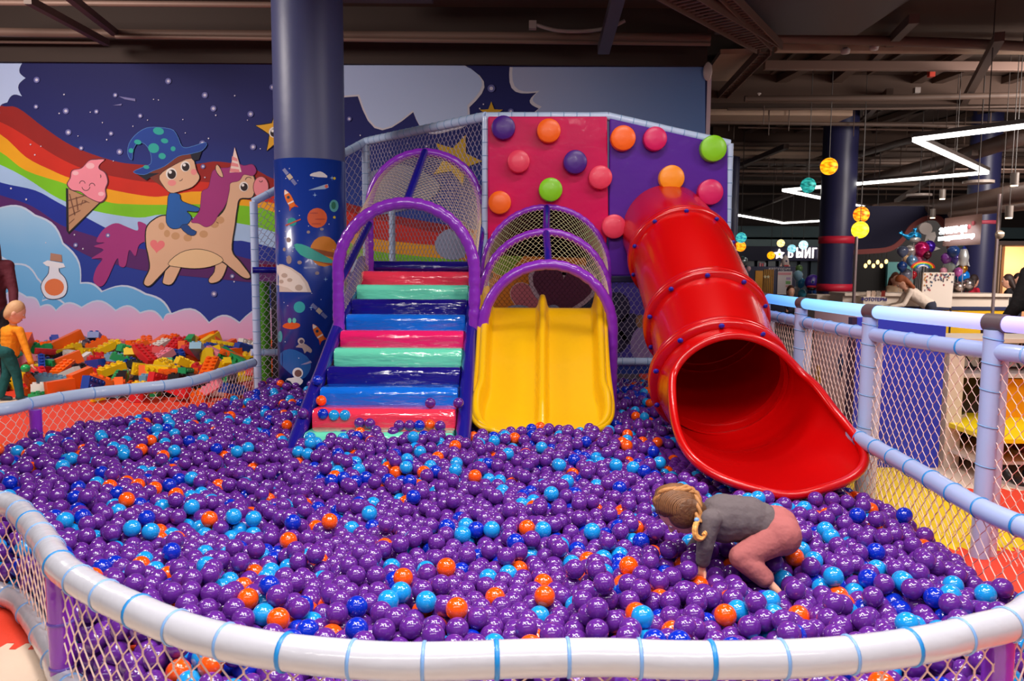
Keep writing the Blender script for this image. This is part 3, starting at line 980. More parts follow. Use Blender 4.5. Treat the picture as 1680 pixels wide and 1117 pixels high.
for k, (a, b, Ya, Yb) in enumerate((((1180, 285), (1290, 240), 24, 16), ((1230, 345), (1300, 318), 30, 24), ((1500, 30), (1430, 100), 8.6, 12), ((1640, 60), (1580, 170), 9, 13), ((1470, 330), (1600, 250), 22, 14), ((1420, 190), (1460, 150), 15, 12.4))):
    mb = MB(); mb.bar(P(*a, Ya), P(*b, Yb), 0.1, 0.1)
    setp(mb.build('ceiling_strut', DK), ['slanting strut left of the navy column', 'far slanting strut above the hanging globes', 'dark strut near the top edge of the hall', 'steep strut at the upper right of the hall', 'slanting strut behind the zigzag lamp', 'short strut right of the navy column top'][k], 'strut')
random.seed(31)
for k in range(16):
    Y = 12.0 + k * 1.05; z = random.uniform(3.75, 4.15)
    x0 = P(1150, 300, Y).x; x1 = P(1720, 300, Y).x
    sl = random.uniform(-.6, .6)
    a_, b_ = x0 + random.uniform(0, .5) * (x1 - x0) * .6, x1
    pipe('thin service pipe crossing the hall ceiling', [V((a_, Y, z)), V(((a_ + b_) / 2, Y + sl * .3, z)), V((b_, Y + sl, z))], random.choice((.02, .03, .045)), random.choice((DK, DK2)), 'thin service pipes of the hall ceiling')
for k in range(9):
    x = P(1230 + k * 52, 250, 15).x
    mb = MB(); mb.bar((x, 11.0 + (k % 3), 4.22), (x + 1.5 * ((k % 2) * 2 - 1), 26, 4.22), 0.16, 0.1)
    setp(mb.build('ceiling_joist', DK), 'long joist running away under the hall ceiling', 'joist', 'joists of the hall ceiling')
# thin hanger rods
random.seed(4)
for k in range(34):
    x = random.uniform(1170, 1680); Y = random.uniform(12, 27)
    p = P(x, 300, Y)
    z0 = random.uniform(3.4, 3.8)
    mb = MB(); mb.tube([(p.x, Y, z0), (p.x, Y, 4.3)], 0.008, 5)
    setp(mb.build('hanger_rod', DK), 'thin dark hanger rod dropping from the hall ceiling', 'rod', 'hanger rods under the hall ceiling')
for k in range(16):
    x = 1230 + (k * 67) % 450; Y = 11 + (k % 4) * 2.2
    a = P(x, 120, Y); z = 4.27
    mb = MB(); mb.bar((a.x, Y, z), (a.x + .1, Y + 1.6, z), 0.05, 0.05)
    setp(mb.build('cross_bracket', DK), 'short dark bracket between the hall ceiling pipes', 'bracket', 'brackets between ceiling pipes')
mb = MB(); q = P(1529, 120, 12.0); mb.box(q.x - .04, q.x + .04, 11.98, 12.06, q.z - .05, q.z + .04)
setp(mb.build('alarm_box', M('alarm_red', (220, 60, 30), 0.5)), 'small red box hung on the hall ceiling conduit', 'alarm box')
mb = MB(); q = P(1505, 148, 12.0); mb.box(q.x - .04, q.x + .04, 11.98, 12.06, q.z - .04, q.z + .04)
setp(mb.build('junction_box', M('box_pale', (170, 156, 150), 0.5)), 'small pale box below the red one on the ceiling conduit', 'junction box')
for (x, y) in ((1387, 82), (1434, 76), (1244, 154)):
    q = P(x, y, 12.85 if x == 1244 else 10.2); mb = MB(); mb.lathe(q, [(0.0, -.05), (0.05, -.045), (0.06, 0), (0.03, .03), (0, .03)], 12)
    setp(mb.build('smoke_detector', M('det_white', (220, 205, 200), 0.4), smooth=True), {1387: 'white ceiling detector on the near hall pipe', 1434: 'small white ceiling sensor right of the detector', 1244: 'white detector near the end of the mural'}[x], 'detector')
# round speaker at the mural end
q = P(1161, 117, 9.65); mb = MB(); mb.ball(q, (0.055, 0.03, 0.11), 14, 10)
setp(mb.build('wall_lamp', M('det_white', (220, 205, 200), 0.4), smooth=True), 'round white fitting on the top corner of the mural wall', 'lamp')

def relaxed(pp, its, closed=False):
    pp = [p.copy() for p in pp]; n = len(pp)
    for _ in range(its):
        q = [p.copy() for p in pp]
        for i in range(0 if closed else 1, n if closed else n - 1):
            pp[i] = q[i] * .5 + (q[i - 1] + q[(i + 1) % n]) * .25
    return pp


# ------------------------------------------------------------------ pit fence (low, padded)
WHITE = M('vinyl_white', (192, 194, 206), 0.22, coat=0.6, bump=0.4, bscale=9, bdist=0.012)
LILAC = M('vinyl_lilac', (168, 186, 232), 0.3, coat=0.35, bump=0.2, bscale=9, bdist=0.01)
PALEB = M('vinyl_paleblue', (186, 206, 238), 0.3, coat=0.35, bump=0.25, bscale=14, bdist=0.01)
PURP = M('vinyl_purple', (136, 44, 190), 0.26, coat=0.5, bump=0.35, bscale=16, bdist=0.012)
NAVYV = M('vinyl_navy', (26, 22, 140), 0.24, coat=0.5, bump=0.3, bscale=7, bdist=0.012)
TIE = M('tie_blue', (30, 132, 208), 0.35)
TIE2 = M('tie_pale', (120, 164, 222), 0.35)
CORD = M('net_cord', (240, 208, 198), 0.7)
CORDC = M('net_cord_cream', (226, 204, 170), 0.7)
CORDG = M('net_cord_grey', (176, 166, 190), 0.7)
CORDW = M('net_cord_white', (210, 200, 214), 0.7)
RZ = 0.40
front_px = [(0, 824), (40, 848), (75, 890), (98, 928), (150, 965), (220, 1000), (300, 1033), (400, 1059), (520, 1076), (640, 1085), (750, 1084), (860, 1080), (1000, 1078), (1100, 1082), (1250, 1082), (1380, 1075), (1500, 1060), (1600, 1037), (1680, 1010)]
right_px = [(1680, 865), (1600, 829), (1500, 770), (1400, 714), (1372, 700)]
left_px = [(415, 595), (380, 606), (300, 628), (150, 645), (60, 660), (0, 672)]
fr = [Pz(x, y, RZ) for x, y in front_px]
rt = [Pz(x, y, RZ) for x, y in right_px]
lf = [Pz(x, y, RZ) for x, y in left_px]
V = Vector
f_path = [V((-3.0, 3.62, RZ)), V((-2.5, 3.2, RZ))] + fr + [V((1.62, 2.28, RZ)), V((1.76, 2.5, RZ))]
r_path = [rt[0] + V((0.02, -.18, 0))] + rt + [V((1.9, 5.0, RZ)), V((1.95, 6.0, RZ)), V((1.95, 7.0, RZ))]
l_path = lf + [V((-3.45, 4.6, RZ)), V((-3.4, 4.0, RZ)), V((-3.0, 3.62, RZ))]
fs = spline(f_path, 8); rs = spline(r_path, 6); ls = spline(l_path, 6)
PF = thing('pit_fence', (0, 2.0, 0), 'low curving padded fence with white top rail and netting around the ball pit', 'fence')


def wobble(path, r, a=0.03):
    return [r * (1 + a * noise.noise(p * 6)) for p in path]


def rail(nm, path, r, mat, parent, tie=None, step=0.24, tilt=0.0, n=20, lab=None):
    rp = resample(path, 0.03)
    mb = MB(); mb.tube(rp, wobble(rp, r), n)
    o = mb.build(nm, mat, parent, True, fixn=True)
    if lab: o['label'] = lab
    if tie:
        ties = resample(path, step)
        me = ring_mesh('zip_tie', r * 1.015, 0.0045, tie[0]); me2 = ring_mesh('zip_tie', r * 1.015, 0.006, tie[1])
        for i, p in enumerate(ties[1:-1]):
            q = ties[i + 2]
            d = (q - ties[i]).normalized()
            place(me if i % 3 else me2, 'zip_tie', o, along(p + V((0, 0, 0)), d))
    return o


rail('top_rail', fs, 0.043, WHITE, PF, (TIE2, TIE), 0.165, n=24, lab='thick white padded top rail across the front')
rail('top_rail', rs, 0.040, LILAC, PF, (TIE, TIE), 0.2, lab='pale lilac padded rail on the right side')
rail('top_rail', ls, 0.040, PALEB, PF, (TIE2, TIE2), 0.24, lab='pale blue padded rail on the far left side')
fl = [p - V((0, 0, RZ - 0.04)) for p in fs]
rail('bottom_rail', fl, 0.04, WHITE, PF, (TIE2, TIE2), 0.22)


def path_surface(path, z0, z1):
    d = [0.0]
    for a, b in zip(path, path[1:]):
        d.append(d[-1] + (b - a).length)

    def S(u, v):
        u = min(max(u, 0), d[-1])
        lo, hi = 0, len(d) - 1
        while hi - lo > 1:
            m = (lo + hi) // 2
            if d[m] <= u: lo = m
            else: hi = m
        t = (u - d[lo]) / max(d[hi] - d[lo], 1e-9)
        p = path[lo].lerp(path[hi], t)
        return V((p.x, p.y, z0 + (z1 - z0) * v))
    return S, d[-1]


for path, r_ in ((fs, 0.0026), (rs, 0.0020), (ls, 0.0022)):
    S, L = path_surface(path, 0.05, 0.375)
    o = net(S, 0, L, 0, 1, 0.066, 0.08 / 0.325, r_).build('net', CORD, PF, fixn=False)
    o['kind'] = 'stuff'


def fence_post(p, top=0.37, r=0.036, mat=PURP, parent=PF, lab=None):
    mb = MB(); mb.tube([V((p.x, p.y, 0.0)), V((p.x, p.y, top))], r, 20)
    o = mb.build('post', mat, parent, False, auto=True)
    if lab: o['label'] = lab
    me = ring_mesh('tie_band', r * 1.01, 0.005, M('tie_purple', (110, 80, 190), .4))
    for z in (0.08, 0.22):
        place(me, 'tie_band', parent, along(V((p.x, p.y, z)), (0, 0, 1)))


for q in (Pz(96, 940, 0.37), Pz(985, 1080, 0.37), Pz(1640, 1040, 0.37), Pz(58, 672, 0.37)):
    fence_post(q)

# ------------------------------------------------------------------ tall glowing fence on the right
TF = thing('tall_fence', (2.0, 4.4, 0), 'tall lilac padded net fence topped by a glowing light tube', 'fence')
tops = [P(1258, 492, 6.1), P(1318, 499, 5.3), P(1432, 509, 4.35), P(1636, 526, 3.5)]
lz = sum(p.z for p in tops) / 4
tp = [V((p.x, p.y, lz)) for p in tops]
tp = [V((tp[0].x - .02, 6.9, lz))] + tp + [V((tp[3].x + .30, 2.75, lz)), V((tp[3].x + .75, 2.0, lz))]
LEDM = ramp_mat('led_tube', 'Y', 3.2, 6.0, [(0, (186, 160, 255)), (0.3, (164, 196, 255)), (0.6, (128, 206, 255)), (1, (90, 160, 255))], 0.4, emit=0.92)
tsp = spline(tp, 8)
mb = MB(); mb.tube(tsp, 0.036, 18); mb.build('light_tube', LEDM, TF, True)
COLLAR = M('collar_grey', (92, 78, 84), 0.5)
lower = [p - V((0, 0, 0.125)) for p in tp]
lsp = spline(lower, 8)
rail('upper_rail', lsp, 0.038, LILAC, TF, (TIE2, TIE), 0.17)
S, L = path_surface(lsp, 0.02, lz - 0.16)
o = net(S, 0, L, 0, 1, 0.052, 0.078 / (lz - .18), 0.0019).build('net', CORD, TF, fixn=False); o['kind'] = 'stuff'
for i, p in enumerate(tp[1:-1]):
    a = tsp[(i + 1) * 8 - 1]; b = tsp[(i + 1) * 8 + 1] if (i + 1) * 8 + 1 < len(tsp) else tsp[-1]
    d = (b - a).normalized()
    mb = MB(); mb.tube([p - d * 0.05, p + d * 0.05], 0.041, 20); mb.build('collar', COLLAR, TF, auto=True)
    inn = V((-0.012, 0, 0))
    mb = MB(); mb.tube([V((p.x, p.y, 0)) + inn, V((p.x, p.y, lz - 0.03)) + inn], 0.04, 20)
    ps = mb.build('post', LILAC, TF, auto=True)
    mb = MB(); mb.tube([V((p.x + .045, p.y + .02, 0)), V((p.x + .045, p.y + .02, lz - 0.13))], 0.028, 16)
    mb.build('post_sleeve', M('vinyl_sleeve', (206, 206, 232), 0.35), TF, auto=True)
    me = ring_mesh('zip_tie', 0.041, 0.0035, M('tie_steel', (120, 160, 210), .35))
    for z in (0.25, 0.42, 0.6, 0.76, 0.88, 0.99):
        place(me, 'zip_tie', TF, along(V((p.x, p.y, z)) + inn, (0.15, -0.1, 1)))

# ------------------------------------------------------------------ play frame (pipes and nets)
FR = thing('play_tower', (0, 7.4, 0), 'pale blue padded pipe frame of the play tower with see-through nets', 'play frame')


def fpipe(a, b, r=0.036, mat=PALEB, tie=0.11, nm='frame_pipe'):
    a = V(a); b = V(b)
    L = (b - a).length
    k = max(2, int(L / 0.06))
    pp = [a.lerp(b, i / k) for i in range(k + 1)]
    mb = MB(); mb.tube(pp, wobble(pp, r, 0.05), 14); o = mb.build(nm, mat, FR, auto=True)
    if tie:
        me = ring_mesh('zip_tie', r * 1.02, 0.003, M('tie_thin', (120, 160, 205), .4))
        d = (b - a).normalized()
        for i in range(1, int(L / tie)):
            place(me, 'zip_tie', FR, along(a + d * (i * tie), d))
    return o


PY = 6.9
TL = P(797, 191, PY); TR = P(997, 191, PY); TRR = P(1197, 236, PY)
LW = P(600, 232, 8.4); LW.z = P(600, 232, 8.4).z
LC = P(416, 331, 7.5); L0 = P(470, 303, 7.7)
fpipe(TL, TR); fpipe(TR, TRR); fpipe(TL, LW, 0.04); fpipe(LW, L0, 0.04); fpipe(L0, LC, 0.036)
fpipe(TL, V((TL.x, PY, 0)), 0.032); fpipe(TRR, V((TRR.x, PY, 0)), 0.034)
fpipe(LW, V((LW.x, LW.y, 0.1)), 0.042); fpipe(LC, V((LC.x, LC.y, 0.1)), 0.036)
ip = P(643, 335, 9.0); fpipe(ip, V((ip.x, 9.0, 0.1)), 0.036)
fpipe(P(412, 578, 7.5), P(560, 578, 8.0), 0.034)
fpipe(P(1000, 593, PY + .02), P(1110, 593, PY + .02), 0.034)
fpipe(P(414, 443, 7.46), P(470, 443, 7.6), 0.03, NAVYV, 0)
fpipe(V((TR.x, PY, 1.2)), V((TR.x, PY, 0)), 0.03, PURP, 0)
mb = MB(); a = P(418, 438, 7.56); b = P(470, 438, 7.75); mb.bar(a, b, 0.03, 0.05)
mb.build('foam_strip', M('foam_pink', (206, 60, 90), 0.5), FR)
gp = P(432, 470, 7.9)
mb = MB(); mb.tube([V((gp.x, 7.9, 0.0)), V((gp.x, 7.9, P(432, 462, 7.9).z))], 0.06, 16); mb.build('green_post', M('vinyl_green', (70, 150, 22), 0.35, bump=.2), FR, auto=True)
q1 = P(444, 462, 8.1); mb = MB(); mb.box(q1.x, q1.x + 0.6, 8.1, 8.14, 0.0, q1.z); mb.build('back_panel', M('panel_black', (22, 16, 26), 0.6), FR)


def wing(a, b, zl, zr, cell=0.055, mat=CORDG, r=0.0024, cv=0.075):
    """flat net between two uprights; zl/zr = (bottom, top) heights"""
    L = (V((b[0], b[1], 0)) - V((a[0], a[1], 0))).length

    def S(u, v):
        t = u / L
        z0 = zl[0] + (zr[0] - zl[0]) * t; z1 = zl[1] + (zr[1] - zl[1]) * t
        return V((a[0] + (b[0] - a[0]) * t, a[1] + (b[1] - a[1]) * t, z0 + (z1 - z0) * v))
    h = max(zl[1] - zl[0], zr[1] - zr[0])
    o = net(S, 0, L, 0, 1, cell, cv / h, r).build('net', mat, FR, fixn=False)
    o['kind'] = 'stuff'
    return o


wing((TL.x, PY), (LW.x, LW.y), (0.2, TL.z), (0.2, LW.z), 0.06, CORDG, 0.0028, 0.085)
wing((LW.x, LW.y), (L0.x, L0.y), (0.2, LW.z), (0.2, L0.z), 0.07, CORDW, 0.0028, 0.1)
wing((L0.x, L0.y), (LC.x, LC.y), (0.2, L0.z), (0.2, LC.z), 0.06, CORDW, 0.0028, 0.085)
wing((TR.x, PY + .03), (TRR.x, PY + .03), (0.15, 1.2), (0.15, 1.2), 0.052, CORDG, 0.0022, 0.075)
wing((TL.x, PY + 1.3), (TR.x + .1, PY + 1.3), (0.2, 1.5), (0.2, 1.5), 0.052, M('net_cord_dim', (130, 110, 120), .7), 0.002, 0.06)
# deck inside the tower
mb = MB(); mb.box(-1.35, -0.2, 7.05, 8.3, 1.17, 1.22); mb.build('deck', M('deck_navy', (20, 18, 70), 0.5), FR)
nb = [P(1000, 452, PY - .02), P(1200, 452, PY - .02)]
mb = MB(); mb.box(nb[0].x, nb[1].x, PY - .05, PY + .03, P(1000, 463, PY).z, P(1000, 453, PY).z)
mb.build('navy_beam', M('beam_navy', (18, 16, 60), 0.4), FR, bevel=.006)

# ------------------------------------------------------------------ padded panels with round pads
def pads(parent, lst, Y):
    for x, y, r, c, lab in lst:
        p = P(x, y, Y); R = r * Y / FPX
        mb = MB(); mb.lathe((p.x, Y, p.z), [(R * .97, -0.02), (R, -0.005), (R, 0.055), (R * .97, 0.07), (R * .86, 0.077), (R * .5, 0.084), (0.0001, 0.086)], 32, 'Y')
        o = mb.build('bumper_disc', c, parent, auto=True); o['label'] = lab


def vin(n, rgb): return M(n, rgb, 0.38, coat=0.05, bump=0.25, bscale=9, bdist=0.012)


PO, PR, PP_, PG, PY_, PM = vin('pad_orange', (252, 104, 14)), vin('pad_rose', (232, 60, 92)), vin('pad_violet', (70, 22, 130)), vin('pad_lime', (132, 206, 20)), vin('pad_amber', (250, 150, 20)), vin('pad_magenta', (214, 24, 98))
for _k in (('panel_crimson', (202, 0, 84)), ('panel_violet', (84, 32, 150))):
    vin(*_k).node_tree.nodes['Principled BSDF'].inputs['Specular IOR Level'].default_value = 0.18
PK = thing('padded_wall_panel', (0.3, PY, 1.2), 'crimson padded wall panel with round discs above the yellow slide', 'wall panel')
pts = [P(801, 193, PY), P(995, 193, PY), P(997, 372, PY)]
ca = P(897, 446, PY); ra = 0.52
arc = [V((ca.x + ra * math.cos(a), PY, ca.z + ra * math.sin(a))) for a in [0.25 + (PI - 0.5) * i / 16 for i in range(17)]]
pts += [V((pts[1].x, PY, arc[0].z))] + arc + [V((pts[0].x, PY, arc[-1].z))]
mb = MB(); mb.prism([(p.x, PY - 0.06, p.z) for p in pts], (0, 0.055, 0))
mb.build('padding', vin('panel_crimson', (202, 0, 84)), PK, bevel=0.012)
pads(PK, [(826, 211, 19, PP_, 'violet disc in the top left corner'), (900, 216, 19, PO, 'orange disc near the top'), (851, 266, 18, PR, 'rose disc, second row left'), (943, 267, 19, PP_, 'violet disc beside the rose one'),
          (984, 292, 19, PR, 'rose disc at the right edge'), (903, 312, 19, PG, 'lime disc above the tunnel'), (820, 333, 18.5, PO, 'orange disc at the lower left')], PY - 0.06)
PV = thing('padded_wall_panel', (1.3, PY, 1.2), 'violet padded wall panel with round discs behind the red tube slide', 'wall panel')
pts = [P(999, 196, PY), P(1191, 240, PY), P(1191, 452, PY), P(997, 452, PY)]
mb = MB(); mb.prism([(p.x, PY - 0.06, p.z) for p in pts], (0, 0.055, 0))
mb.build('padding', vin('panel_violet', (84, 32, 150)), PV, bevel=0.012)
pads(PV, [(1021, 228, 20, PO, 'orange disc in the top left corner'), (1073, 229, 19, PM, 'magenta disc near the top'), (1168, 245, 21, PG, 'lime disc in the top right corner'), (1100, 293, 20.5, PY_, 'amber disc over the tube slide'),
          (1163, 316, 20.5, PM, 'magenta disc right of the tube slide'), (1006, 372, 19.5, PR, 'rose disc at the lower left')], PY - 0.06)

# ------------------------------------------------------------------ roller stair
SB = P(625, 703, 5.05); ST = P(690, 447, 7.0)
zs = lambda Y: SB.z + (Y - 5.05) * (ST.z - SB.z) / 1.95
X0 = (P(605, 446, 7.0).x + P(503, 703, 5.05).x) / 2; X1 = (P(772, 446, 7.0).x + P(749, 703, 5.05).x) / 2
SR = thing('roller_stair', (-0.8, 5.0, 0), 'padded stair of coloured vinyl rolls between navy side pipes', 'stair')
cR, cMi, cN, cB, cPk = vin('roll_red', (248, 58, 88)), vin('roll_mint', (112, 232, 196)), vin('roll_navy', (26, 20, 130)), vin('roll_blue', (16, 116, 236)), vin('roll_pink', (244, 34, 112))
for m_ in (cR, cMi, cN, cB, cPk):
    nt = m_.node_tree
    nt.nodes['Principled BSDF'].inputs['Roughness'].default_value = 0.12
    nt.nodes['Principled BSDF'].inputs['Coat Weight'].default_value = 0.8
    for nd in nt.nodes:
        if nd.type == 'TEX_NOISE':
            nd.inputs['Scale'].default_value = 3.0
            mp = nt.nodes.new('ShaderNodeMapping'); mp.inputs['Scale'].default_value = (1.3, 3.0, 4.5)
            tcn = [k for k in nt.nodes if k.type == 'TEX_COORD'][0]
            nt.links.new(tcn.outputs['Object'], mp.inputs[0]); nt.links.new(mp.outputs[0], nd.inputs['Vector'])
        if nd.type == 'BUMP': nd.inputs['Strength'].default_value = 0.85; nd.inputs['Distance'].default_value = 0.025
cols = [(cR, 'red roll'), (cMi, 'mint roll'), (cN, 'navy roll'), (cB, 'blue roll'), (cPk, 'pink roll'), (cMi, 'mint roll'), (cN, 'navy roll'), (cB, 'blue roll'), (cR, 'red roll'), (cMi, 'mint roll'), (cN, 'navy roll')]
dY = 1.95 / 9; dZ = (ST.z - SB.z) / 9
for i, (c, l) in enumerate(cols):
    yf = 7.0 - dY * i - dY * .0; zt = ST.z - dZ * i
    yf = 7.0 - dY * (i + 1)
    # section in (Y,Z): rounded nose at the front
    R = 0.055
    zt2 = zt + 0.012
    sec = [(yf + dY + .08, zt2 - 0.01), (yf + dY + .08, zt - dZ - .02), (yf + .03, zt - dZ - 0.04)]
    for a in range(7):
        t = -PI / 2 + (PI / 2) * a / 6
        sec.append((yf + 0.03 + 0.03 * math.sin(-PI / 2 - t) * 0 - 0.03 * math.sin(PI / 2 * a / 6), zt - dZ - 0.04 + 0.03 * (1 - math.cos(PI / 2 * a / 6))))
    for a in range(9):
        t = PI / 2 * a / 8
        sec.append((yf + R - R * math.cos(t), zt2 - R + R * math.sin(t)))
    mb = MB()
    mb.prism([(X0, y, z) for y, z in sec], (X1 - X0, 0, 0))
    o = mb.build('roll', c, SR, bevel=0.018, auto=True); o['label'] = l
# navy bumper at the top
zt = P(690, 429, 7.06).z
mb = MB(); mb.tube([(X0 - .02, 7.08, (zt + ST.z) / 2), (X1 + .02, 7.08, (zt + ST.z) / 2)], (zt - ST.z) / 2 * 1.08, 20)
o = mb.build('top_bumper', cN, SR, auto=True); o['label'] = 'dark navy bumper at the top'
xs_l = P(489, 676, 5.0).x; xs_r = P(758, 716, 4.98).x + .01
for (xa, xb) in ((P(600, 430, 7.05).x - .03, P(489, 676, 5.0).x - .0), (P(779, 430, 7.05).x + .01, P(758, 716, 4.98).x + .01)):
    a = V((xb, 4.75, zs(4.75) + 0.00)); b = V((xa, 7.08, zs(7.08) + 0.06))
    a.x = xb
    pp = [a.lerp(b, k / 30) for k in range(31)]
    mb = MB(); mb.tube(pp, wobble(pp, 0.05, .05), 16); mb.build('side_pipe', NAVYV, SR, auto=True)
    mb = MB(); pl = [(a.x, a.y, 0.0), (a.x, b.y, 0.0), (b.x, b.y, b.z), (a.x, a.y, a.z)]
    mb.prism([(a.x - .012, q[1], q[2]) for q in pl], (0.02, 0, 0)); mb.build('side_skirt', M('skirt_navy', (20, 18, 90), 0.35), SR)


# ------------------------------------------------------------------ netted tunnels
def arch_pt(t, cx, Y, r, zsp, zb):
    """t 0..1 from left foot over the top to the right foot"""
    leg = max(zsp - zb, 0.001); arc = PI * r; L = 2 * leg + arc
    s = t * L
    if s < leg: return V((cx - r, Y, zb + s))
    if s < leg + arc:
        a = PI - (s - leg) / r
        return V((cx + r * math.cos(a), Y, zsp + r * math.sin(a)))
    return V((cx + r, Y, zsp - (s - leg - arc)))


def hoop(parent, cx, Y, r, zsp, zb, R=0.036, mat=PURP):
    k = 130
    pp = [arch_pt(i / k, cx, Y, r, zsp, zb) for i in range(k + 1)]
    rr = [R * (1 + 0.10 * noise.noise(p * 20) + (-0.09 if i % 4 == 0 else 0)) for i, p in enumerate(pp)]
    mb = MB(); mb.tube(pp, rr, 16)
    return mb.build('hoop', mat, parent, True)


T1 = thing('net_tunnel', (-0.76, 5.7, 0), 'purple hooped net tunnel rising over the roller stair', 'net tunnel')
YA, YB = 6.08, 7.0
cA = P(667, 500, YA).x; cB_ = P(698, 400, YB).x
rA = (P(779, 500, YA).x - P(556, 500, YA).x) / 2; rB = (P(790, 400, YB).x - P(606, 400, YB).x) / 2
sA = P(667, 333, YA).z - rA; sB = P(698, 250, YB).z - rB
hoop(T1, cA, YA, rA, sA, zs(YA) + .01, 0.046)
hoop(T1, cB_, YB, rB, sB, zs(YB) - .05, 0.038)


def T1S(u, v):
    t = v
    Y = YA + (YB - YA) * t
    return arch_pt(u, cA + (cB_ - cA) * t, Y, rA + (rB - rA) * t, sA + (sB - sA) * t, (zs(YA) + (zs(YB) - zs(YA)) * t) + .05)


o = net(lambda u, v: T1S(u / 2.6, v), 0, 2.6, 0, 1, 0.042, 0.075 / 1.4, 0.0011).build('net', CORDC, T1, fixn=False); o['kind'] = 'stuff'
mb = MB(); mb.tube([V((cA, YA + .02, sA + rA)), V((cB_, YB - .02, sB + rB))], 0.032, 14); o = mb.build('ridge_bar', NAVYV, T1, auto=True)
for s_ in (-1, 1):
    mb = MB(); mb.tube([V((cA + s_ * rA, YA, sA - .1)), V((cB_ + s_ * rB, YB, sB - .12))], 0.034, 14); mb.build('side_bar', NAVYV, T1, auto=True)

T2 = thing('net_tunnel', (0.28, 6.0, 0), 'purple hooped net tunnel arching over the yellow double slide', 'net tunnel')
Ys = (6.05, 6.45, 6.86)
tps = ((900, 434, 107), (896, 381, 103), (897, 340, 101))
prm = []
for Y, (x, y, w) in zip(Ys, tps):
    c = P(x, y, Y); r = w * Y / FPX
    prm.append((c.x, Y, r, c.z - r))
for i, (cx, Y, r, zsp) in enumerate(prm):
    hoop(T2, cx, Y, r, zsp, (0.05, 0.5, 1.0)[i], (0.041, 0.033, 0.033)[i])


def T2S(u, v):
    k = 0 if v < .5 else 1
    t = v * 2 - k
    a, b = prm[k], prm[k + 1]
    l = lambda i: a[i] + (b[i] - a[i]) * t
    zb = (0.3, 0.62, 1.0); zbv = zb[k] + (zb[k + 1] - zb[k]) * t
    return arch_pt(u, l(0), l(1), l(2), l(3), zbv)


o = net(lambda u, v: T2S(u / 2.6, v), 0, 2.6, 0, 1, 0.046, 0.08 / .95, 0.0013).build('net', CORDC, T2, fixn=False); o['kind'] = 'stuff'
mb = MB(); mb.tube([V((p[0], p[1], p[3] + p[2])) for p in prm], 0.03, 14); mb.build('ridge_bar', NAVYV, T2, auto=True)

# ------------------------------------------------------------------ yellow double slide
YS = thing('double_slide', (0.2, 5.0, 0), 'glossy yellow plastic double slide with a centre ridge ending in the balls', 'slide')
YEL = M('plastic_yellow', (242, 188, 0), 0.33, coat=0.15)
path = spline([V((0, 6.52, 0.955)), V((0, 6.40, 0.925)), V((0, 6.0, 0.70)), V((0, 5.62, 0.46)), V((0, 5.36, 0.315)), V((0, 5.2, 0.245)), V((0, 5.09, 0.215)), V((0, 5.02, 0.205))], 6)
xl = lambda p: 0
cxs = [(P(890, 500, 6.4).x, 6.4), (P(889, 690, 5.2).x, 5.2)]
def ycx(Y): return cxs[1][0] + (cxs[0][0] - cxs[1][0]) * (Y - 5.2) / 1.2
def yw(Y):
    if Y > 5.5: return 0.455 + (0.49 - 0.455) * (Y - 5.5) / 0.9
    if Y > 5.38: return 0.455 + 0.025 * (5.5 - Y) / .12
    t = (5.38 - Y) / (5.38 - 5.0)
    return 0.48 * math.sqrt(max(0.0, 1 - (t * 0.86) ** 3))
NU = 96
mb = MB(); vv = []
for p in path:
    for k in range(NU + 1):
        u = -1 + 2 * k / NU
        au = abs(u)
        e = min(1, max(0, (au - 0.80) / 0.09)); side = e * e * (3 - 2 * e)
        dn = max(0, (au - 0.94) / 0.06); side *= 1 - 0.35 * dn * dn
        rid = math.exp(-(u / 0.075) ** 4)
        H = 0.13 + 0.05 * min(1, max(0, (p.y - 6.1) / .3)) if p.y > 5.4 else 0.13 - 0.07 * (5.4 - p.y) / .4
        hr = 0.11 if p.y > 5.3 else 0.11 * max(0.12, (p.y - 5.02) / .28)
        lob = 0.05 * (1 - math.cos(2 * PI * (au - .5))) / 2 if p.y < 5.2 else 0
        vv.append(V((ycx(p.y) + u * yw(p.y), p.y - 0.04 * side + lob * 0.6 * (5.2 - p.y) / .2, p.z + max(side * H, rid * hr))))
nr = len(path)
mb.add(vv, [(i * (NU + 1) + k, i * (NU + 1) + k + 1, (i + 1) * (NU + 1) + k + 1, (i + 1) * (NU + 1) + k) for i in range(nr - 1) for k in range(NU)])
o = mb.build('slide_bed', YEL, YS, True)
md = o.modifiers.new('s', 'SOLIDIFY'); md.thickness = 0.03; md.offset = -1
edge = [vv[i * (NU + 1)] for i in range(nr)] + [vv[(nr - 1) * (NU + 1) + k] for k in range(1, NU)] + [vv[i * (NU + 1) + NU] for i in range(nr - 1, -1, -1)]
edge = relaxed(edge, 30)
mb = MB(); mb.tube([p + V((0, 0, -0.005)) for p in edge], 0.021, 10); mb.build('rolled_rim', YEL, YS, True)
mb = MB(); a, b = vv[0], vv[NU]
mb.box(a.x, b.x, 6.5, 6.56, 0.86, 0.94); mb.build('top_flange', YEL, YS, bevel=.01)

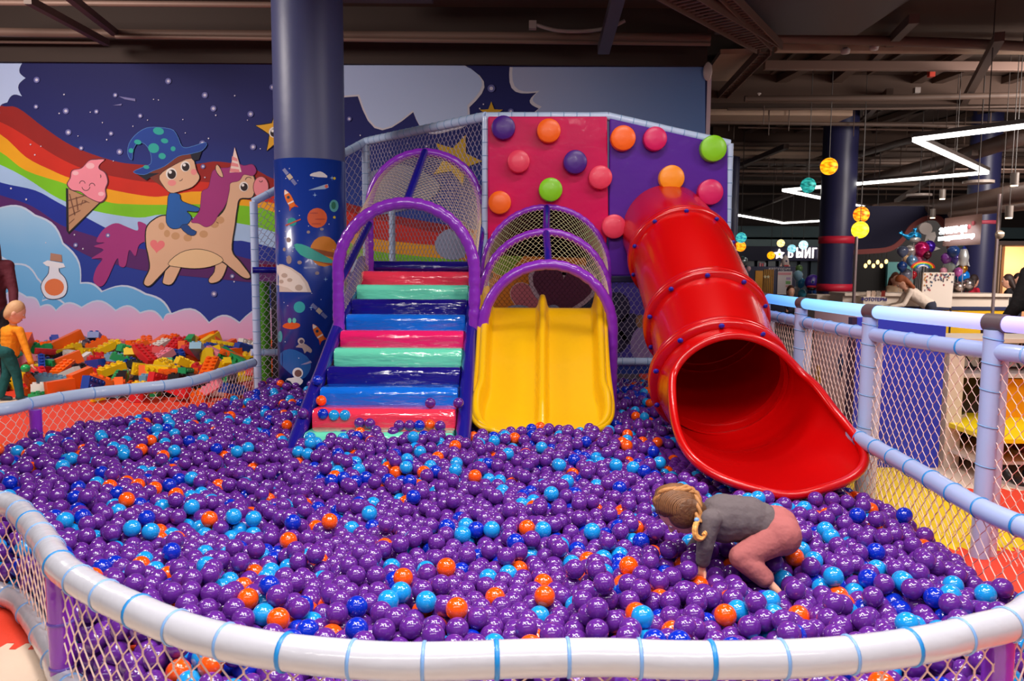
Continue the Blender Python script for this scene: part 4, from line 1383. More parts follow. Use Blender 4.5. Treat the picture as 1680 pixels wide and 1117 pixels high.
# ------------------------------------------------------------------ red tube slide
RED = M('plastic_red', (196, 2, 4), 0.27, coat=0.25)
RS = thing('tube_slide', (1.3, 3.8, 0), 'big red plastic tube slide with open trough at its foot', 'slide')
r1 = P(1118, 420, 6.3); r2 = P(1158, 530, 5.5); r3 = P(1180, 622, 4.9)
r0 = V((r1.x - .01, 6.95, r1.z + 0.24))
r4 = V((r3.x + .01, 4.82, r3.z - 0.04))
cl = [p for p in resample(spline([r0, r1, r2, r4], 12), 0.04)]
mb = MB(); mb.tube(cl, 0.388, 56, caps=False); mb.build('tube', RED, RS, True)
dirs = []
for i, (p, q, s_) in enumerate(((r1, r2, r0), (r2, r3, r1), (r3, V((r3.x, 4.6, r3.z - .14)), r2))):
    d = (q - s_).normalized(); dirs.append(d)
    R = (0.422, 0.432, 0.437)[i]
    mb = MB(); mb.lathe((0, 0, 0), [(0.38, -.045), (R - .02, -.04), (R, -.03), (R, -.004), (R - .006, 0), (R, .004), (R, .03), (R - .02, .04), (0.38, .045)], 56)
    me = mb.mesh('flange', RED, True)
    Mx = along(p, d)
    place(me, 'flange', RS, Mx)
    bm_ = MB(); bm_.lathe((0, 0, 0), [(0.016, 0), (0.018, .006), (0.014, .013), (0.0001, .016)], 12)
    bme = bm_.mesh('bolt', M('bolt_blue', (34, 24, 150), 0.3), True)
    up = V((0, 0, 1)); side = V((1, 0, 0))
    upv = (up - d * up.dot(d)).normalized()
    for k in range(10):
        a = PI / 2 + 2 * PI * k / 10 + (0.05, 0.12, 0.1)[i]
        c = p + (side * math.cos(a) + upv * math.sin(a)) * (R - 0.024) + d * 0.042
        place(bme, 'bolt', RS, along(c, d))
XC = r3.x
st = [(4.86, r3.z - .02, .392, .392, 180, 26, XC), (4.80, r3.z - .045, .396, .39, 178, 26, XC + .01), (4.775, r3.z - .052, .399, .39, 154, 25, XC + .015), (4.74, r3.z - .06, .402, .388, 130, 24, XC + .02),
      (4.67, r3.z - .07, .408, .385, 113, 20, XC + .03), (4.55, .565, .42, .365, 101, 12, XC + .045), (4.42, .53, .44, .33, 91, 5, XC + .055), (4.28, .495, .462, .29, 84, 0, XC + .06), (4.13, .445, .476, .24, 80, 0, XC + .065), (3.99, .385, .462, .18, 79, 0, XC + .065),
      (3.88, .325, .405, .12, 80, 0, XC + .06), (3.80, .28, .31, .075, 82, 0, XC + .05), (3.745, .25, .20, .045, 84, 0, XC + .04), (3.725, .235, .11, .03, 85, 0, XC + .035)]
# refine stations with a spline
cols_ = list(zip(*st))
fine = []
for a in range(0, 7, 3):
    tri = [V([(cols_[a + j][i] if a + j < 7 else 0) for j in range(3)]) for i in range(len(st))]
    fine.append(spline(tri, 4))
ST_ = [tuple(f[i][j] for f in fine for j in range(3))[:7] for i in range(len(fine[0]))]
NP = 48
mb = MB(); vv = []
for (Y, zc, w, h, A, tl, X) in ST_:
    A = math.radians(min(A, 180)); tl = math.radians(tl)
    for k in range(NP + 1):
        ph = -A + 2 * A * k / NP
        n_ = -h * math.cos(ph)
        vv.append(V((X + w * math.sin(ph), Y - n_ * math.sin(tl), zc + n_ * math.cos(tl))))
n_s = len(ST_)
mb.add(vv, [(i * (NP + 1) + k, i * (NP + 1) + k + 1, (i + 1) * (NP + 1) + k + 1, (i + 1) * (NP + 1) + k) for i in range(n_s - 1) for k in range(NP)])
o = mb.build('trough', RED, RS, True)
rim = [vv[i * (NP + 1)] for i in range(4, n_s)] + [vv[(n_s - 1) * (NP + 1) + k] for k in range(6, NP, 6)] + [vv[i * (NP + 1) + NP] for i in range(n_s - 1, 3, -1)]
rim = relaxed(rim, 8, True)
mb = MB(); mb.tube(rim, 0.024, 12, closed=True); mb.build('rolled_rim', RED, RS, True)

# ------------------------------------------------------------------ the balls
BR = 0.035
outline = [(p.x, p.y) for p in fs[::3]] + [(p.x, p.y) for p in list(reversed(rs))[::-1][::3]]
outline = [(p.x, p.y) for p in resample(fs, 0.12)] + [(p.x, p.y) for p in resample(rs, 0.15)] + [(1.95, 8.2), (-2.1, 8.2), (lf[0].x, lf[0].y + .5)] + [(p.x, p.y) for p in resample(ls, 0.15)]
poly = np.array(outline)
GX0, GY0, GS = -3.8, 1.5, 0.03
gx = np.arange(GX0, 2.4, GS); gy = np.arange(GY0, 8.6, GS)
GXX, GYY = np.meshgrid(gx, gy, indexing='ij')
inside = np.zeros(GXX.shape, bool); dist = np.full(GXX.shape, 9.0)
for i in range(len(poly)):
    x0, y0 = poly[i]; x1, y1 = poly[(i + 1) % len(poly)]
    cond = ((y0 > GYY) != (y1 > GYY))
    with np.errstate(divide='ignore', invalid='ignore'):
        xi = (x1 - x0) * (GYY - y0) / (y1 - y0 + 1e-12) + x0
    inside ^= cond & (GXX < xi)
    L2 = (x1 - x0) ** 2 + (y1 - y0) ** 2 + 1e-12
    t = np.clip(((GXX - x0) * (x1 - x0) + (GYY - y0) * (y1 - y0)) / L2, 0, 1)
    dist = np.minimum(dist, np.hypot(GXX - x0 - t * (x1 - x0), GYY - y0 - t * (y1 - y0)))
sdf = np.where(inside, dist, -dist)
sgx, sgy = np.gradient(sdf, GS)


def samp(a, x, y):
    i = np.clip(((x - GX0) / GS).astype(int), 0, a.shape[0] - 1); j = np.clip(((y - GY0) / GS).astype(int), 0, a.shape[1] - 1)
    return a[i, j]


def bedz(x, y):
    s = samp(sdf, x, y)
    t = np.clip((s - 0.10) / 0.16, 0, 1)
    far = np.clip((y - 5.2) / 1.5, 0, 1)
    lump = 0.02 * (np.sin(x * 2.3 + 1.0) + np.sin(y * 1.7 + x * .8)) * np.clip(s / .6, 0, 1)
    heap = 0.03 * np.exp(-((x + 0.85) / .75) ** 2 - ((y - 4.72) / .38) ** 2) + 0.02 * np.exp(-((x - .35) / .4) ** 2 - ((y - 4.8) / .25) ** 2)
    return t * (0.075 + lump + heap)


rng = np.random.default_rng(5)
cnt = 30000
xs = rng.uniform(-3.6, 2.1, cnt); ys = rng.uniform(1.7, 8.2, cnt)
keep = samp(sdf, xs, ys) > 0.045
# nothing to see under the tower, behind the stair or beyond the left edge of the view
keep &= ~((ys > 5.6) & (xs > -1.15) & (xs < 0.7))
keep &= ~((ys > 7.7))
keep &= ~((xs < -0.72 * ys - 0.1) & (ys > 3.2))
keep &= ~((ys > 6.6) & (xs < -1.2) & (xs > -1.6))
xs, ys = xs[keep], ys[keep]
area_ = len(xs) / cnt * 5.7 * 6.5
target = int(area_ * 0.6 * 0.155 / (4 / 3 * PI * BR ** 3))
edge_extra = None
xs, ys = xs[:target], ys[:target]
s_ = samp(sdf, xs, ys)
zsd = bedz(xs, ys) + BR + rng.uniform(0, 0.15, len(xs))
# taller heap right at the nets
ex = rng.uniform(-3.4, 2.1, 60000); ey = rng.uniform(1.7, 5.6, 60000); es = samp(sdf, ex, ey)
k2 = (es > 0.045) & (es < 0.25) & (~((ex < -0.72 * ey - 0.1) & (ey > 3.2)))
ex, ey = ex[k2], ey[k2]
ne = int(len(ex) / 60000 * 5.5 * 3.9 * 0.6 * 0.07 / (4 / 3 * PI * BR ** 3))
ex, ey = ex[:ne], ey[:ne]
Pp = np.stack([np.concatenate([xs, ex]), np.concatenate([ys, ey]), np.concatenate([zsd, rng.uniform(0.05, 0.25, ne)])], 1)
# a few scattered over the top
nt_ = 500
tx = rng.uniform(-3.2, 1.9, nt_ * 2); ty = rng.uniform(1.9, 7.2, nt_ * 2)
kt = (samp(sdf, tx, ty) > .08) & ~((ty > 5.5) & (tx > -1.2) & (tx < .7)) & ~(tx < -0.72 * ty - 0.1)
tx, ty = tx[kt], ty[kt]
N0 = len(Pp)
top_add = np.stack([tx, ty, np.full(len(tx), 0.34)], 1)


def pairs(Q, rad):
    c = np.floor(Q / rad).astype(np.int64)
    c -= c.min(0) - 1
    dims = c.max(0) + 2
    key = (c[:, 0] * dims[1] + c[:, 1]) * dims[2] + c[:, 2]
    order = np.argsort(key, kind='stable'); sk = key[order]
    I, J = [], []
    offs = [(a, b, d) for a in (-1, 0, 1) for b in (-1, 0, 1) for d in (-1, 0, 1) if (a, b, d) >= (0, 0, 0)]
    idx = np.arange(len(Q))
    for o in offs:
        k = key + (o[0] * dims[1] + o[1]) * dims[2] + o[2]
        lo = np.searchsorted(sk, k, 'left'); hi = np.searchsorted(sk, k, 'right')
        m = 0
        while True:
            ok = lo + m < hi
            if not ok.any(): break
            i = idx[ok]; j = order[(lo + m)[ok]]
            if o == (0, 0, 0):
                g = i < j; i, j = i[g], j[g]
            I.append(i); J.append(j); m += 1
    I = np.concatenate(I); J = np.concatenate(J)
    d = Q[I] - Q[J]
    ok = (d * d).sum(1) < rad * rad
    return I[ok], J[ok]


def relax(Q, its, grav):
    for it in range(its):
        if it % 3 == 0:
            I, J = pairs(Q, 2 * BR + 0.012)
        Q[:, 2] -= grav * (1 if it < its - 8 else 0.3)
        for sub in range(2):
            d = Q[I] - Q[J]
            L = np.sqrt((d * d).sum(1)) + 1e-9
            ov = 2 * BR - L
            g = ov > 0
            c = d[g] / L[g][:, None] * (ov[g] * 0.42)[:, None]
            for a in range(3):
                Q[:, a] += np.bincount(I[g], c[:, a], len(Q)) - np.bincount(J[g], c[:, a], len(Q))
            s = samp(sdf, Q[:, 0], Q[:, 1])
            w = s < BR + .012
            if w.any():
                push = np.minimum(BR + .012 - s[w], 0.03)
                Q[w, 0] += samp(sgx, Q[w, 0], Q[w, 1]) * push
                Q[w, 1] += samp(sgy, Q[w, 0], Q[w, 1]) * push
            dx = Q[:, 0] - CX; dy = Q[:, 1] - CY; r = np.hypot(dx, dy); w = r < CR + BR + .01
            Q[w, 0] += dx[w] / r[w] * (CR + BR + .01 - r[w]); Q[w, 1] += dy[w] / r[w] * (CR + BR + .01 - r[w])
            Q[:, 2] = np.maximum(Q[:, 2], bedz(Q[:, 0], Q[:, 1]) + BR)
    return Q


Pp = relax(Pp, 40, 0.004)
Pp = np.concatenate([Pp, top_add]); Pp = relax(Pp, 34, 0.006)
# keep the slides, the stair and the child clear of balls
X_, Y_, Z_ = Pp[:, 0], Pp[:, 1], Pp[:, 2]
ok = samp(sdf, X_, Y_) > 0.02
fp = (np.abs(X_ - 0.2) < 0.5) & (Y_ > 5.08)
zy = np.interp(Y_, [5.0, 5.2, 5.36, 5.62, 6.0, 6.5], [.20, .24, .31, .45, .7, .95])
ok &= ~(fp & (Z_ + BR > zy - 0.02))
wred = np.interp(Y_, [3.70, 3.735, 3.785, 3.86, 3.97, 4.12, 4.28, 4.43, 6.9], [0.0, .15, .28, .39, .46, .48, .46, .43, .40])
zred = np.interp(Y_, [3.7, 4.4, 4.8, 6.9], [.19, .185, .18, .55])
ok &= ~((Y_ > 3.66) & (np.abs(X_ - (XC + .05)) < wred + BR + .012) & (Z_ + BR > zred - 0.01) & (Z_ < zred + 0.3))
zst = zs(Y_)
ok &= ~((X_ > X0 - .09) & (X_ < X1 + .09) & (Y_ > 4.93) & (Z_ + BR > zst - 0.12))
ok &= ~((Y_ > 4.66) & (Y_ < 5.0) & ((np.abs(X_ - xs_l) < .075) | (np.abs(X_ - xs_r) < .075)) & (Z_ > zst - .06))
YC = 2.86      # the crawling child
CH = [((1205, 840), (1290, 866), 0.10, YC), ((1112, 832), (1120, 845), 0.085, YC), ((1215, 912), (1290, 885), 0.07, YC - .05), ((1155, 915), (1165, 860), 0.045, YC - .06), ((1225, 930), (1272, 966), 0.035, YC - .12)]
Rm_ = np.array(CAM_RI)
qq = (Pp - np.array(CO)) @ Rm_.T
dd = -qq[:, 2]; ux = 840 + FPX * qq[:, 0] / dd; uy = 558.5 - FPX * qq[:, 1] / dd
for a, b, r, Y in CH:
    A = np.array(P(*a, Y)); B = np.array(P(*b, Y)); AB = B - A
    t = np.clip(((Pp - A) @ AB) / (AB @ AB), 0, 1)
    ok &= np.linalg.norm(Pp - A - t[:, None] * AB, axis=1) > r + BR * 0.9
    ax, ay = a; bx_, by_ = b
    t2 = np.clip(((ux - ax) * (bx_ - ax) + (uy - ay) * (by_ - ay)) / ((bx_ - ax) ** 2 + (by_ - ay) ** 2), 0, 1)
    near = np.hypot(ux - ax - t2 * (bx_ - ax), uy - ay - t2 * (by_ - ay)) < r * FPX / Y * 0.82
    ok &= ~(near & (dd < Y + .05) & (dd > 2.2))
Pp = Pp[ok]
# loose balls lying on the stair
loose = [(527, 657, 2), (706, 661, 0), (752, 661, 0), (521, 624, 3), (530, 679, 3), (548, 681, 1), (566, 681, 1), (497, 678, 0), (590, 694, 0), (607, 695, 0), (655, 698, 0), (672, 698, 0), (688, 698, 3), (705, 697, 2), (722, 699, 0)]
LB = []
for x, y, c in loose:
    best = None
    for s in range(400):
        Y = 4.7 + s * 0.005
        p = P(x, y, Y)
        k = (7.0 - Y) / dY
        i = int(math.floor(k)); 
        zt = ST.z - dZ * i + .012          # tread height at this depth
        zt_front = ST.z - dZ * (i + 1) + .012
        yf = 7.0 - dY * (i + 1)
        # resting on tread i+1 right in front of riser i
        if p.z < zt_front + BR + 0.012 and False: pass
        if abs(Y - (7.0 - dY * i - BR - 0.004)) < 0.2 and p.z <= zt + BR:
            best = V((p.x, p.y - 0.0, p.z)); break
    if best is None: best = P(x, y, 5.1)
    LB.append((best, c))

COLB = [M('ball_purple', (97, 39, 143), 0.16, coat=0.6), M('ball_cyan', (22, 152, 232), 0.16, coat=0.6), M('ball_orange', (252, 86, 4), 0.16, coat=0.6), M('ball_blue', (6, 44, 190), 0.16, coat=0.6)]
# clustered colours: a smooth noise steers where the bright ones gather
pr = rng.random(len(Pp))
cl_ = np.array([noise.noise(V((p[0] * 1.6, p[1] * 1.6, 3.3))) for p in Pp])
bright = 0.22 + 0.16 * cl_
col = np.zeros(len(Pp), int)
isb = pr < bright
pick = rng.random(len(Pp))
col[isb] = np.where(pick[isb] < .45, 1, np.where(pick[isb] < .77, 3, 2))

# which balls show largest: coarse depth-sorted coverage as seen from the camera
Rm = np.array(CAM_RI)
q = (Pp - np.array(CO)) @ Rm.T
dep = -q[:, 2]; sx = (840 + FPX * q[:, 0] / dep) / 3; sy = (558.5 - FPX * q[:, 1] / dep) / 3; sr = BR * FPX / dep / 3
vis = (dep > .3) & (sx > -6) & (sx < 566) & (sy > -6) & (sy < 378)
buf = np.full((373, 560), -1, int)
order = np.argsort(-dep)
yy, xx = np.mgrid[-9:10, -9:10]
for i in order:
    if not vis[i]: continue
    r = sr[i]; cx_, cy_ = sx[i], sy[i]
    x0, x1 = max(int(cx_ - r), 0), min(int(cx_ + r) + 1, 560); y0, y1 = max(int(cy_ - r), 0), min(int(cy_ + r) + 1, 373)
    if x1 <= x0 or y1 <= y0: continue
    yg, xg = np.ogrid[y0:y1, x0:x1]
    m = (xg + .5 - cx_) ** 2 + (yg + .5 - cy_) ** 2 <= r * r
    buf[y0:y1, x0:x1][m] = i
for p in resample(fs, 0.02):
    x, y, d = project(p)
    x /= 3; y /= 3; r = 0.045 * FPX / d / 3
    x0, x1 = max(int(x - r), 0), min(int(x + r) + 1, 560); y0, y1 = max(int(y - r), 0), min(int(y + r) + 1, 373)
    if x1 > x0 and y1 > y0: buf[y0:y1, x0:x1] = -1
for (x0, y0, x1, y1) in ((1070, 790, 1320, 975),):
    buf[y0 // 3:y1 // 3, x0 // 3:x1 // 3] = -1
area = np.bincount(buf[buf >= 0].ravel(), minlength=len(Pp))
big = np.argsort(-area)[:285]
bigset = set(int(i) for i in big)
bm = bmesh.new(); bmesh.ops.create_icosphere(bm, subdivisions=4, radius=BR)
sph = bpy.data.meshes.new('pit_ball'); bm.to_mesh(sph); bm.free()
sph.polygons.foreach_set('use_smooth', [True] * len(sph.polygons))
bmes = []
for k, m_ in enumerate(COLB):
    me = sph.copy(); me.materials.append(m_); me.name = 'pit_ball'; bmes.append(me)
LLAB = ['glossy purple plastic ball lying on the roller stair', 'glossy sky-blue plastic ball lying on the roller stair', 'glossy orange plastic ball lying on the roller stair', 'glossy royal-blue plastic ball lying on the roller stair']
CN = ('purple', 'sky-blue', 'orange', 'royal-blue')
for i in big:
    c = int(col[i]); p = V(Pp[i].tolist())
    o = place(bmes[c], 'pit_ball', None, Matrix.Translation(p))
    x_, y_, d_ = project(p)
    fy = np.interp(x_, [q_[0] for q_ in front_px], [q_[1] for q_ in front_px])
    if y_ > fy - 8:
        z_ = 'behind the netting below the white rail, ' + ('left of the purple post' if x_ < 90 else 'beside the purple post' if x_ < 330 else 'at the bottom centre' if x_ < 1200 else 'at the lower right')
    elif abs(x_ - 1200) < 170 and y_ < 1000: z_ = 'lying around the crawling child'
    elif y_ > fy - 85: z_ = 'touching the white rail, ' + ('at its left bend' if x_ < 330 else 'left of its middle' if x_ < 700 else 'at its middle' if x_ < 1080 else 'right of its middle' if x_ < 1400 else 'near the right edge')
    else: z_ = 'a little behind the white rail, ' + ('on the left' if x_ < 450 else 'left of the middle' if x_ < 760 else 'in the middle' if x_ < 1100 else 'on the right')
    setp(o, 'glossy %s plastic ball %s' % (CN[c], z_), 'ball', '%s balls %s' % (CN[c], z_))
for p, c in LB:
    o = place(bmes[c], 'pit_ball', None, Matrix.Translation(p))
    setp(o, LLAB[c], 'ball', CN[c] + ' balls lying on the roller stair')

# all the others: one object, instanced on points
rest = np.array([i for i in range(len(Pp)) if i not in bigset])
gm = bpy.data.meshes.new('ball_sea')
gm.from_pydata(Pp[rest].tolist(), [], [])
at = gm.attributes.new('tint', 'INT', 'POINT'); at.data.foreach_set('value', col[rest].astype(np.int32))
sea = bpy.data.objects.new('ball_sea', gm); C.objects.link(sea)
setp(sea, 'thousands of purple, blue and orange plastic balls filling the pit', 'balls', kind='stuff')
ng = bpy.data.node_groups.new('ball_sea', 'GeometryNodeTree')
ng.interface.new_socket('Geometry', in_out='INPUT', socket_type='NodeSocketGeometry')
ng.interface.new_socket('Geometry', in_out='OUTPUT', socket_type='NodeSocketGeometry')
nin = ng.nodes.new('NodeGroupInput'); nout = ng.nodes.new('NodeGroupOutput')
jn = ng.nodes.new('GeometryNodeJoinGeometry')
for k, m_ in enumerate(COLB):
    na = ng.nodes.new('GeometryNodeInputNamedAttribute'); na.data_type = 'INT'; na.inputs['Name'].default_value = 'tint'
    cp = ng.nodes.new('FunctionNodeCompare'); cp.data_type = 'INT'; cp.operation = 'EQUAL'
    isock = [s for s in cp.inputs if s.type == 'INT']
    ng.links.new([s for s in na.outputs if s.name == 'Attribute' and s.enabled][0], isock[0]); isock[1].default_value = k
    m2p = ng.nodes.new('GeometryNodeMeshToPoints')
    ng.links.new(nin.outputs[0], m2p.inputs['Mesh']); ng.links.new(cp.outputs['Result'], m2p.inputs['Selection'])
    ico = ng.nodes.new('GeometryNodeMeshIcoSphere'); ico.inputs['Radius'].default_value = BR; ico.inputs['Subdivisions'].default_value = 4
    ss = ng.nodes.new('GeometryNodeSetShadeSmooth'); sm_ = ng.nodes.new('GeometryNodeSetMaterial'); sm_.inputs['Material'].default_value = m_
    ng.links.new(ico.outputs[0], ss.inputs[0]); ng.links.new(ss.outputs[0], sm_.inputs[0])
    iop = ng.nodes.new('GeometryNodeInstanceOnPoints')
    ng.links.new(m2p.outputs[0], iop.inputs['Points']); ng.links.new(sm_.outputs[0], iop.inputs['Instance'])
    ng.links.new(iop.outputs[0], jn.inputs[0])
ng.links.new(jn.outputs[0], nout.inputs[0])
for m_ in COLB: gm.materials.append(m_)
md = sea.modifiers.new('balls', 'NODES'); md.node_group = ng
print('BALLS', len(Pp), 'areas', area[big[0]], area[big[-1]])

# ------------------------------------------------------------------ loose building blocks by the mural
BLK_M = {}
for nm, rgb in (('red', (214, 36, 44)), ('orange', (250, 104, 14)), ('yellow', (246, 204, 16)), ('blue', (22, 62, 160)), ('green', (36, 160, 92)), ('white', (232, 226, 220)), ('black', (26, 22, 26)), ('pink', (236, 140, 160)), ('pale blue', (120, 168, 200))):
    BLK_M[nm] = M('block_' + nm.replace(' ', '_'), rgb, 0.4)
BLK_ME = {}


def block_mesh(nx, ny, c):
    k = (nx, ny, c)
    if k in BLK_ME: return BLK_ME[k]
    u = 0.062; h = 0.075
    mb = MB(); mb.box(-nx * u / 2, nx * u / 2, -ny * u / 2, ny * u / 2, 0, h)
    for i in range(nx):
        for j in range(ny):
            x, y = (i - (nx - 1) / 2) * u, (j - (ny - 1) / 2) * u
            mb.tube([V((x, y, h)), V((x, y, h + 0.018))], 0.019, 8)
    # hollow tubes seen underneath and dark stud holes on the long sides
    BLK_ME[k] = mb.mesh('toy_block', BLK_M[c], False)
    bm = bmesh.new(); bm.from_mesh(BLK_ME[k]); bmesh.ops.recalc_face_normals(bm, faces=bm.faces); bm.to_mesh(BLK_ME[k]); bm.free()
    return BLK_ME[k]


random.seed(21)
hm = {}
def hget(x, y, r):
    c = 0.05; v = []
    for i in range(int((x - r) / c), int((x + r) / c) + 1):
        for j in range(int((y - r) / c), int((y + r) / c) + 1):
            v.append(hm.get((i, j), 0.0))
    return max(v) * 0.55 + sum(v) / len(v) * 0.45
def hset(x, y, r, z):
    c = 0.05
    for i in range(int((x - r) / c), int((x + r) / c) + 1):
        for j in range(int((y - r) / c), int((y + r) / c) + 1):
            hm[(i, j)] = max(hm.get((i, j), 0.0), z)


SZ = {(4, 2): 'eight-stud', (2, 2): 'four-stud', (6, 2): 'twelve-stud', (2, 1): 'two-stud', (4, 1): 'slim four-stud'}
blocks = []
tries = 0
while len(blocks) < 288 and tries < 4000:
    tries += 1
    Y = 7.35 + 2.15 * random.random() ** 0.8
    px = random.uniform(30, 470)
    x = P(px, 600, Y).x
    if samp(sdf, np.array([x]), np.array([Y]))[0] > -0.24 and Y < 8.9: continue
    if abs(x - lf[0].x) < .25 and Y < 8: continue
    back = (Y - 7.3) / 2.2
    cap = 0.08 + 0.24 * back
    h = hget(x, Y, 0.07)
    if h > cap: continue
    kx, ky = random.choice([(4, 2), (4, 2), (4, 2), (2, 2), (2, 2), (6, 2), (2, 1), (4, 1)])
    c = random.choices(list(BLK_M), (12, 20, 20, 11, 11, 9, 12, 7, 9))[0]
    tl = random.uniform(0.0, 0.5) * (1 if h > 0.02 else 0.15)
    tl2 = random.choice([0, 0, 0, PI / 2, PI / 2]) if h > .02 else 0
    rot = Matrix.Rotation(random.uniform(0, 2 * PI), 4, 'Z') @ Matrix.Rotation(tl, 4, 'Y') @ Matrix.Rotation(tl2, 4, 'X')
    rad = 0.035 * kx
    z = h * 0.97 + math.sin(tl) * kx * 0.031 + (0.062 if tl2 else 0) + 0.002
    o = place(block_mesh(kx, ky, c), 'toy_block', None, Matrix.Translation((x, Y, z)) @ rot)
    sz = 'long' if kx >= 6 else 'small' if kx == 2 else 'slim' if ky == 1 else 'chunky'
    pq = project((x, Y, z))
    where = ('beside the toddler in mustard' if pq[0] < 130 else 'below the potion bottle and tail' if pq[0] < 220 else 'below the unicorn' if pq[0] < 330 else 'close to the round column')
    lay = 'at the heap back' if Y > 8.6 else 'at the heap front' if Y < 8.1 else 'amid the heap'
    setp(o, '%s %s toy block %s, %s' % (sz, c, lay, where), 'toy block', '%s %s blocks %s %s' % (sz, c, lay, where))
    hset(x, Y, min(rad, 0.09), h + 0.075 + math.sin(tl) * 0.05)
    blocks.append(o)

# ------------------------------------------------------------------ people
SKIN = M('skin', (232, 172, 144), 0.5)


def rotm(fwd, up):
    f = V(fwd).normalized(); u = V(up); s = f.cross(u).normalized(); u = s.cross(f)
    return Matrix((s, f, u)).transposed()      # columns: right, forward, up


def figure(name, base, label, J, sc, mats, hair='short', hs=1.0, voxel=0.009, sleeve=1.0, face=True, fat=1.0):
    """J: joints in world space. sc: body scale (adult 1), hs: head scale"""
    t = thing('person', base, label, 'person')
    hd = J['head']; R = rotm(J['face'], J['up'])
    hw, hl, hh = 0.074 * hs, 0.092 * hs, 0.112 * hs
    fx = lambda r, f, u: hd + R @ V((r * hs, f * hs, u * hs))
    R3 = R
    sk = [('e', hd, (hw, hl, hh), R3), ('e', fx(0, 0.03, -0.055), (hw * .72, hl * .62, hh * .55), R3),
          ('s', fx(0, 0.100, -0.018), 0.012 * hs), ('s', fx(0, 0.094, -0.004), 0.009 * hs),
          ('e', fx(0.074, -0.005, -0.012), (0.010 * hs, 0.018 * hs, 0.028 * hs), R3), ('e', fx(-0.074, -0.005, -0.012), (0.010 * hs, 0.018 * hs, 0.028 * hs), R3),
          ('c', fx(0, -0.02, -0.07), J['neck'], 0.045 * sc * (hs / sc) ** .5, 0.05 * sc)]
    s = sc
    tor = [('c', J['neck'], J['chest'], 0.05 * s, 0.10 * s), ('c', J['shoL'], J['shoR'], 0.055 * s, 0.055 * s), ('c', J['chest'], J['belly'], 0.125 * s, 0.115 * s), ('c', J['belly'], J['hips'], 0.115 * s, 0.13 * s),
           ('c', J['hipL'], J['hipR'], 0.105 * s, 0.105 * s)]
    f_ = fat
    sh = [('c', J['neck'] + (J['chest'] - J['neck']) * .25, J['chest'], 0.062 * s, 0.112 * s * f_), ('c', J['shoL'], J['shoR'], 0.066 * s, 0.066 * s), ('c', J['chest'], J['belly'], 0.140 * s * f_, 0.128 * s * f_), ('c', J['belly'], J['belly'].lerp(J['hips'], .85), 0.128 * s * f_, 0.138 * s)]
    tr = [('c', J['belly'].lerp(J['hips'], .55), J['hips'], 0.120 * s, 0.136 * s * f_), ('c', J['hipL'], J['hipR'], 0.114 * s * f_, 0.114 * s * f_)]
    body = sk + tor
    for q in 'LR':
        a, e, w = J['sho' + q], J['elb' + q], J['wri' + q]
        body += [('c', a, e, 0.046 * s, 0.036 * s), ('c', e, w, 0.036 * s, 0.024 * s)]
        sh.append(('c', a, e, 0.060 * s * f_, 0.050 * s * f_))
        sh.append(('c', e, e.lerp(w, sleeve), 0.050 * s * f_, 0.042 * s * f_))
        # hand: palm, four fingers of unequal length, thumb off the side
        d = (w - e).normalized(); sd = d.cross(V(J['face'])).normalized()
        if sd.length < .1: sd = d.orthogonal().normalized()
        nn = sd.cross(d).normalized()
        hz = s * (hs / s) ** .4
        pc = w + d * 0.045 * hz
        body.append(('c', w, pc, 0.022 * hz, 0.026 * hz))
        for i, L in enumerate((0.062, 0.072, 0.068, 0.052)):
            b0 = w + d * 0.075 * hz + sd * (i - 1.5) * 0.019 * hz
            b1 = b0 + (d * 0.8 + nn * .35) * L * .55 * hz
            b2 = b1 + (d * 0.35 + nn * .85) * L * .45 * hz
            body += [('c', pc + sd * (i - 1.5) * 0.013 * hz, b0, 0.011 * hz, 0.0095 * hz), ('c', b0, b1, 0.0095 * hz, 0.0085 * hz), ('c', b1, b2, 0.0085 * hz, 0.007 * hz)]
        th = w + d * 0.03 * hz - sd * 0.028 * hz
        body += [('c', w + d * .015 * hz, th, 0.013 * hz, 0.012 * hz), ('c', th, th + (d * .7 - sd * .6 + nn * .4).normalized() * 0.045 * hz, 0.011 * hz, 0.008 * hz)]
        h, k, an, to = J['hip' + q], J['kne' + q], J['ank' + q], J['toe' + q]
        body += [('c', h, k, 0.080 * s, 0.052 * s), ('c', k, k.lerp(an, .35), 0.052 * s, 0.05 * s), ('c', k.lerp(an, .35), an, 0.05 * s, 0.034 * s), ('c', an - (to - an) * .18, to, 0.033 * s, 0.026 * s)]
        tr += [('c', h, k, 0.100 * s * f_, 0.070 * s * f_), ('c', k, k.lerp(an, .93), 0.070 * s * f_, 0.056 * s * f_)]
        if mats.get('shoes'):
            mb = MB(); o_ = blob('shoe', [('c', an - (to - an) * .2 - V((0, 0, .01 * s)), to, 0.046 * s, 0.038 * s)], mats['shoes'], t, voxel, 3)
    blob('body', body, mats['skin'], t, voxel * 0.75, 3)
    blob('top', sh, mats['top'], t, voxel, 4)
    blob('trousers', tr, mats['legs'], t, voxel, 4)
    if face:
        for q in (-1, 1):
            mb = MB(); mb.ball(fx(q * 0.028, 0.080, 0.008), (0.011 * hs, 0.008 * hs, 0.009 * hs), 12, 8, R3); mb.build('eye', M('eye_white', (236, 232, 228), .2), t, True)
            mb = MB(); mb.ball(fx(q * 0.028, 0.0875, 0.008), (0.0055 * hs, 0.003 * hs, 0.0055 * hs), 10, 6, R3); mb.build('iris', M('iris', (70, 52, 40), .2), t, True)
        mb = MB(); mb.ball(fx(0, 0.087, -0.052), (0.020 * hs, 0.007 * hs, 0.005 * hs), 12, 6, R3); mb.build('mouth', M('lip', (190, 96, 90), .4), t, True)
    hp = []
    hm_ = mats['hair']
    hp.append(('e', fx(0, -0.014, 0.018), (hw * 1.07, hl * 1.02, hh * 1.02), R3))
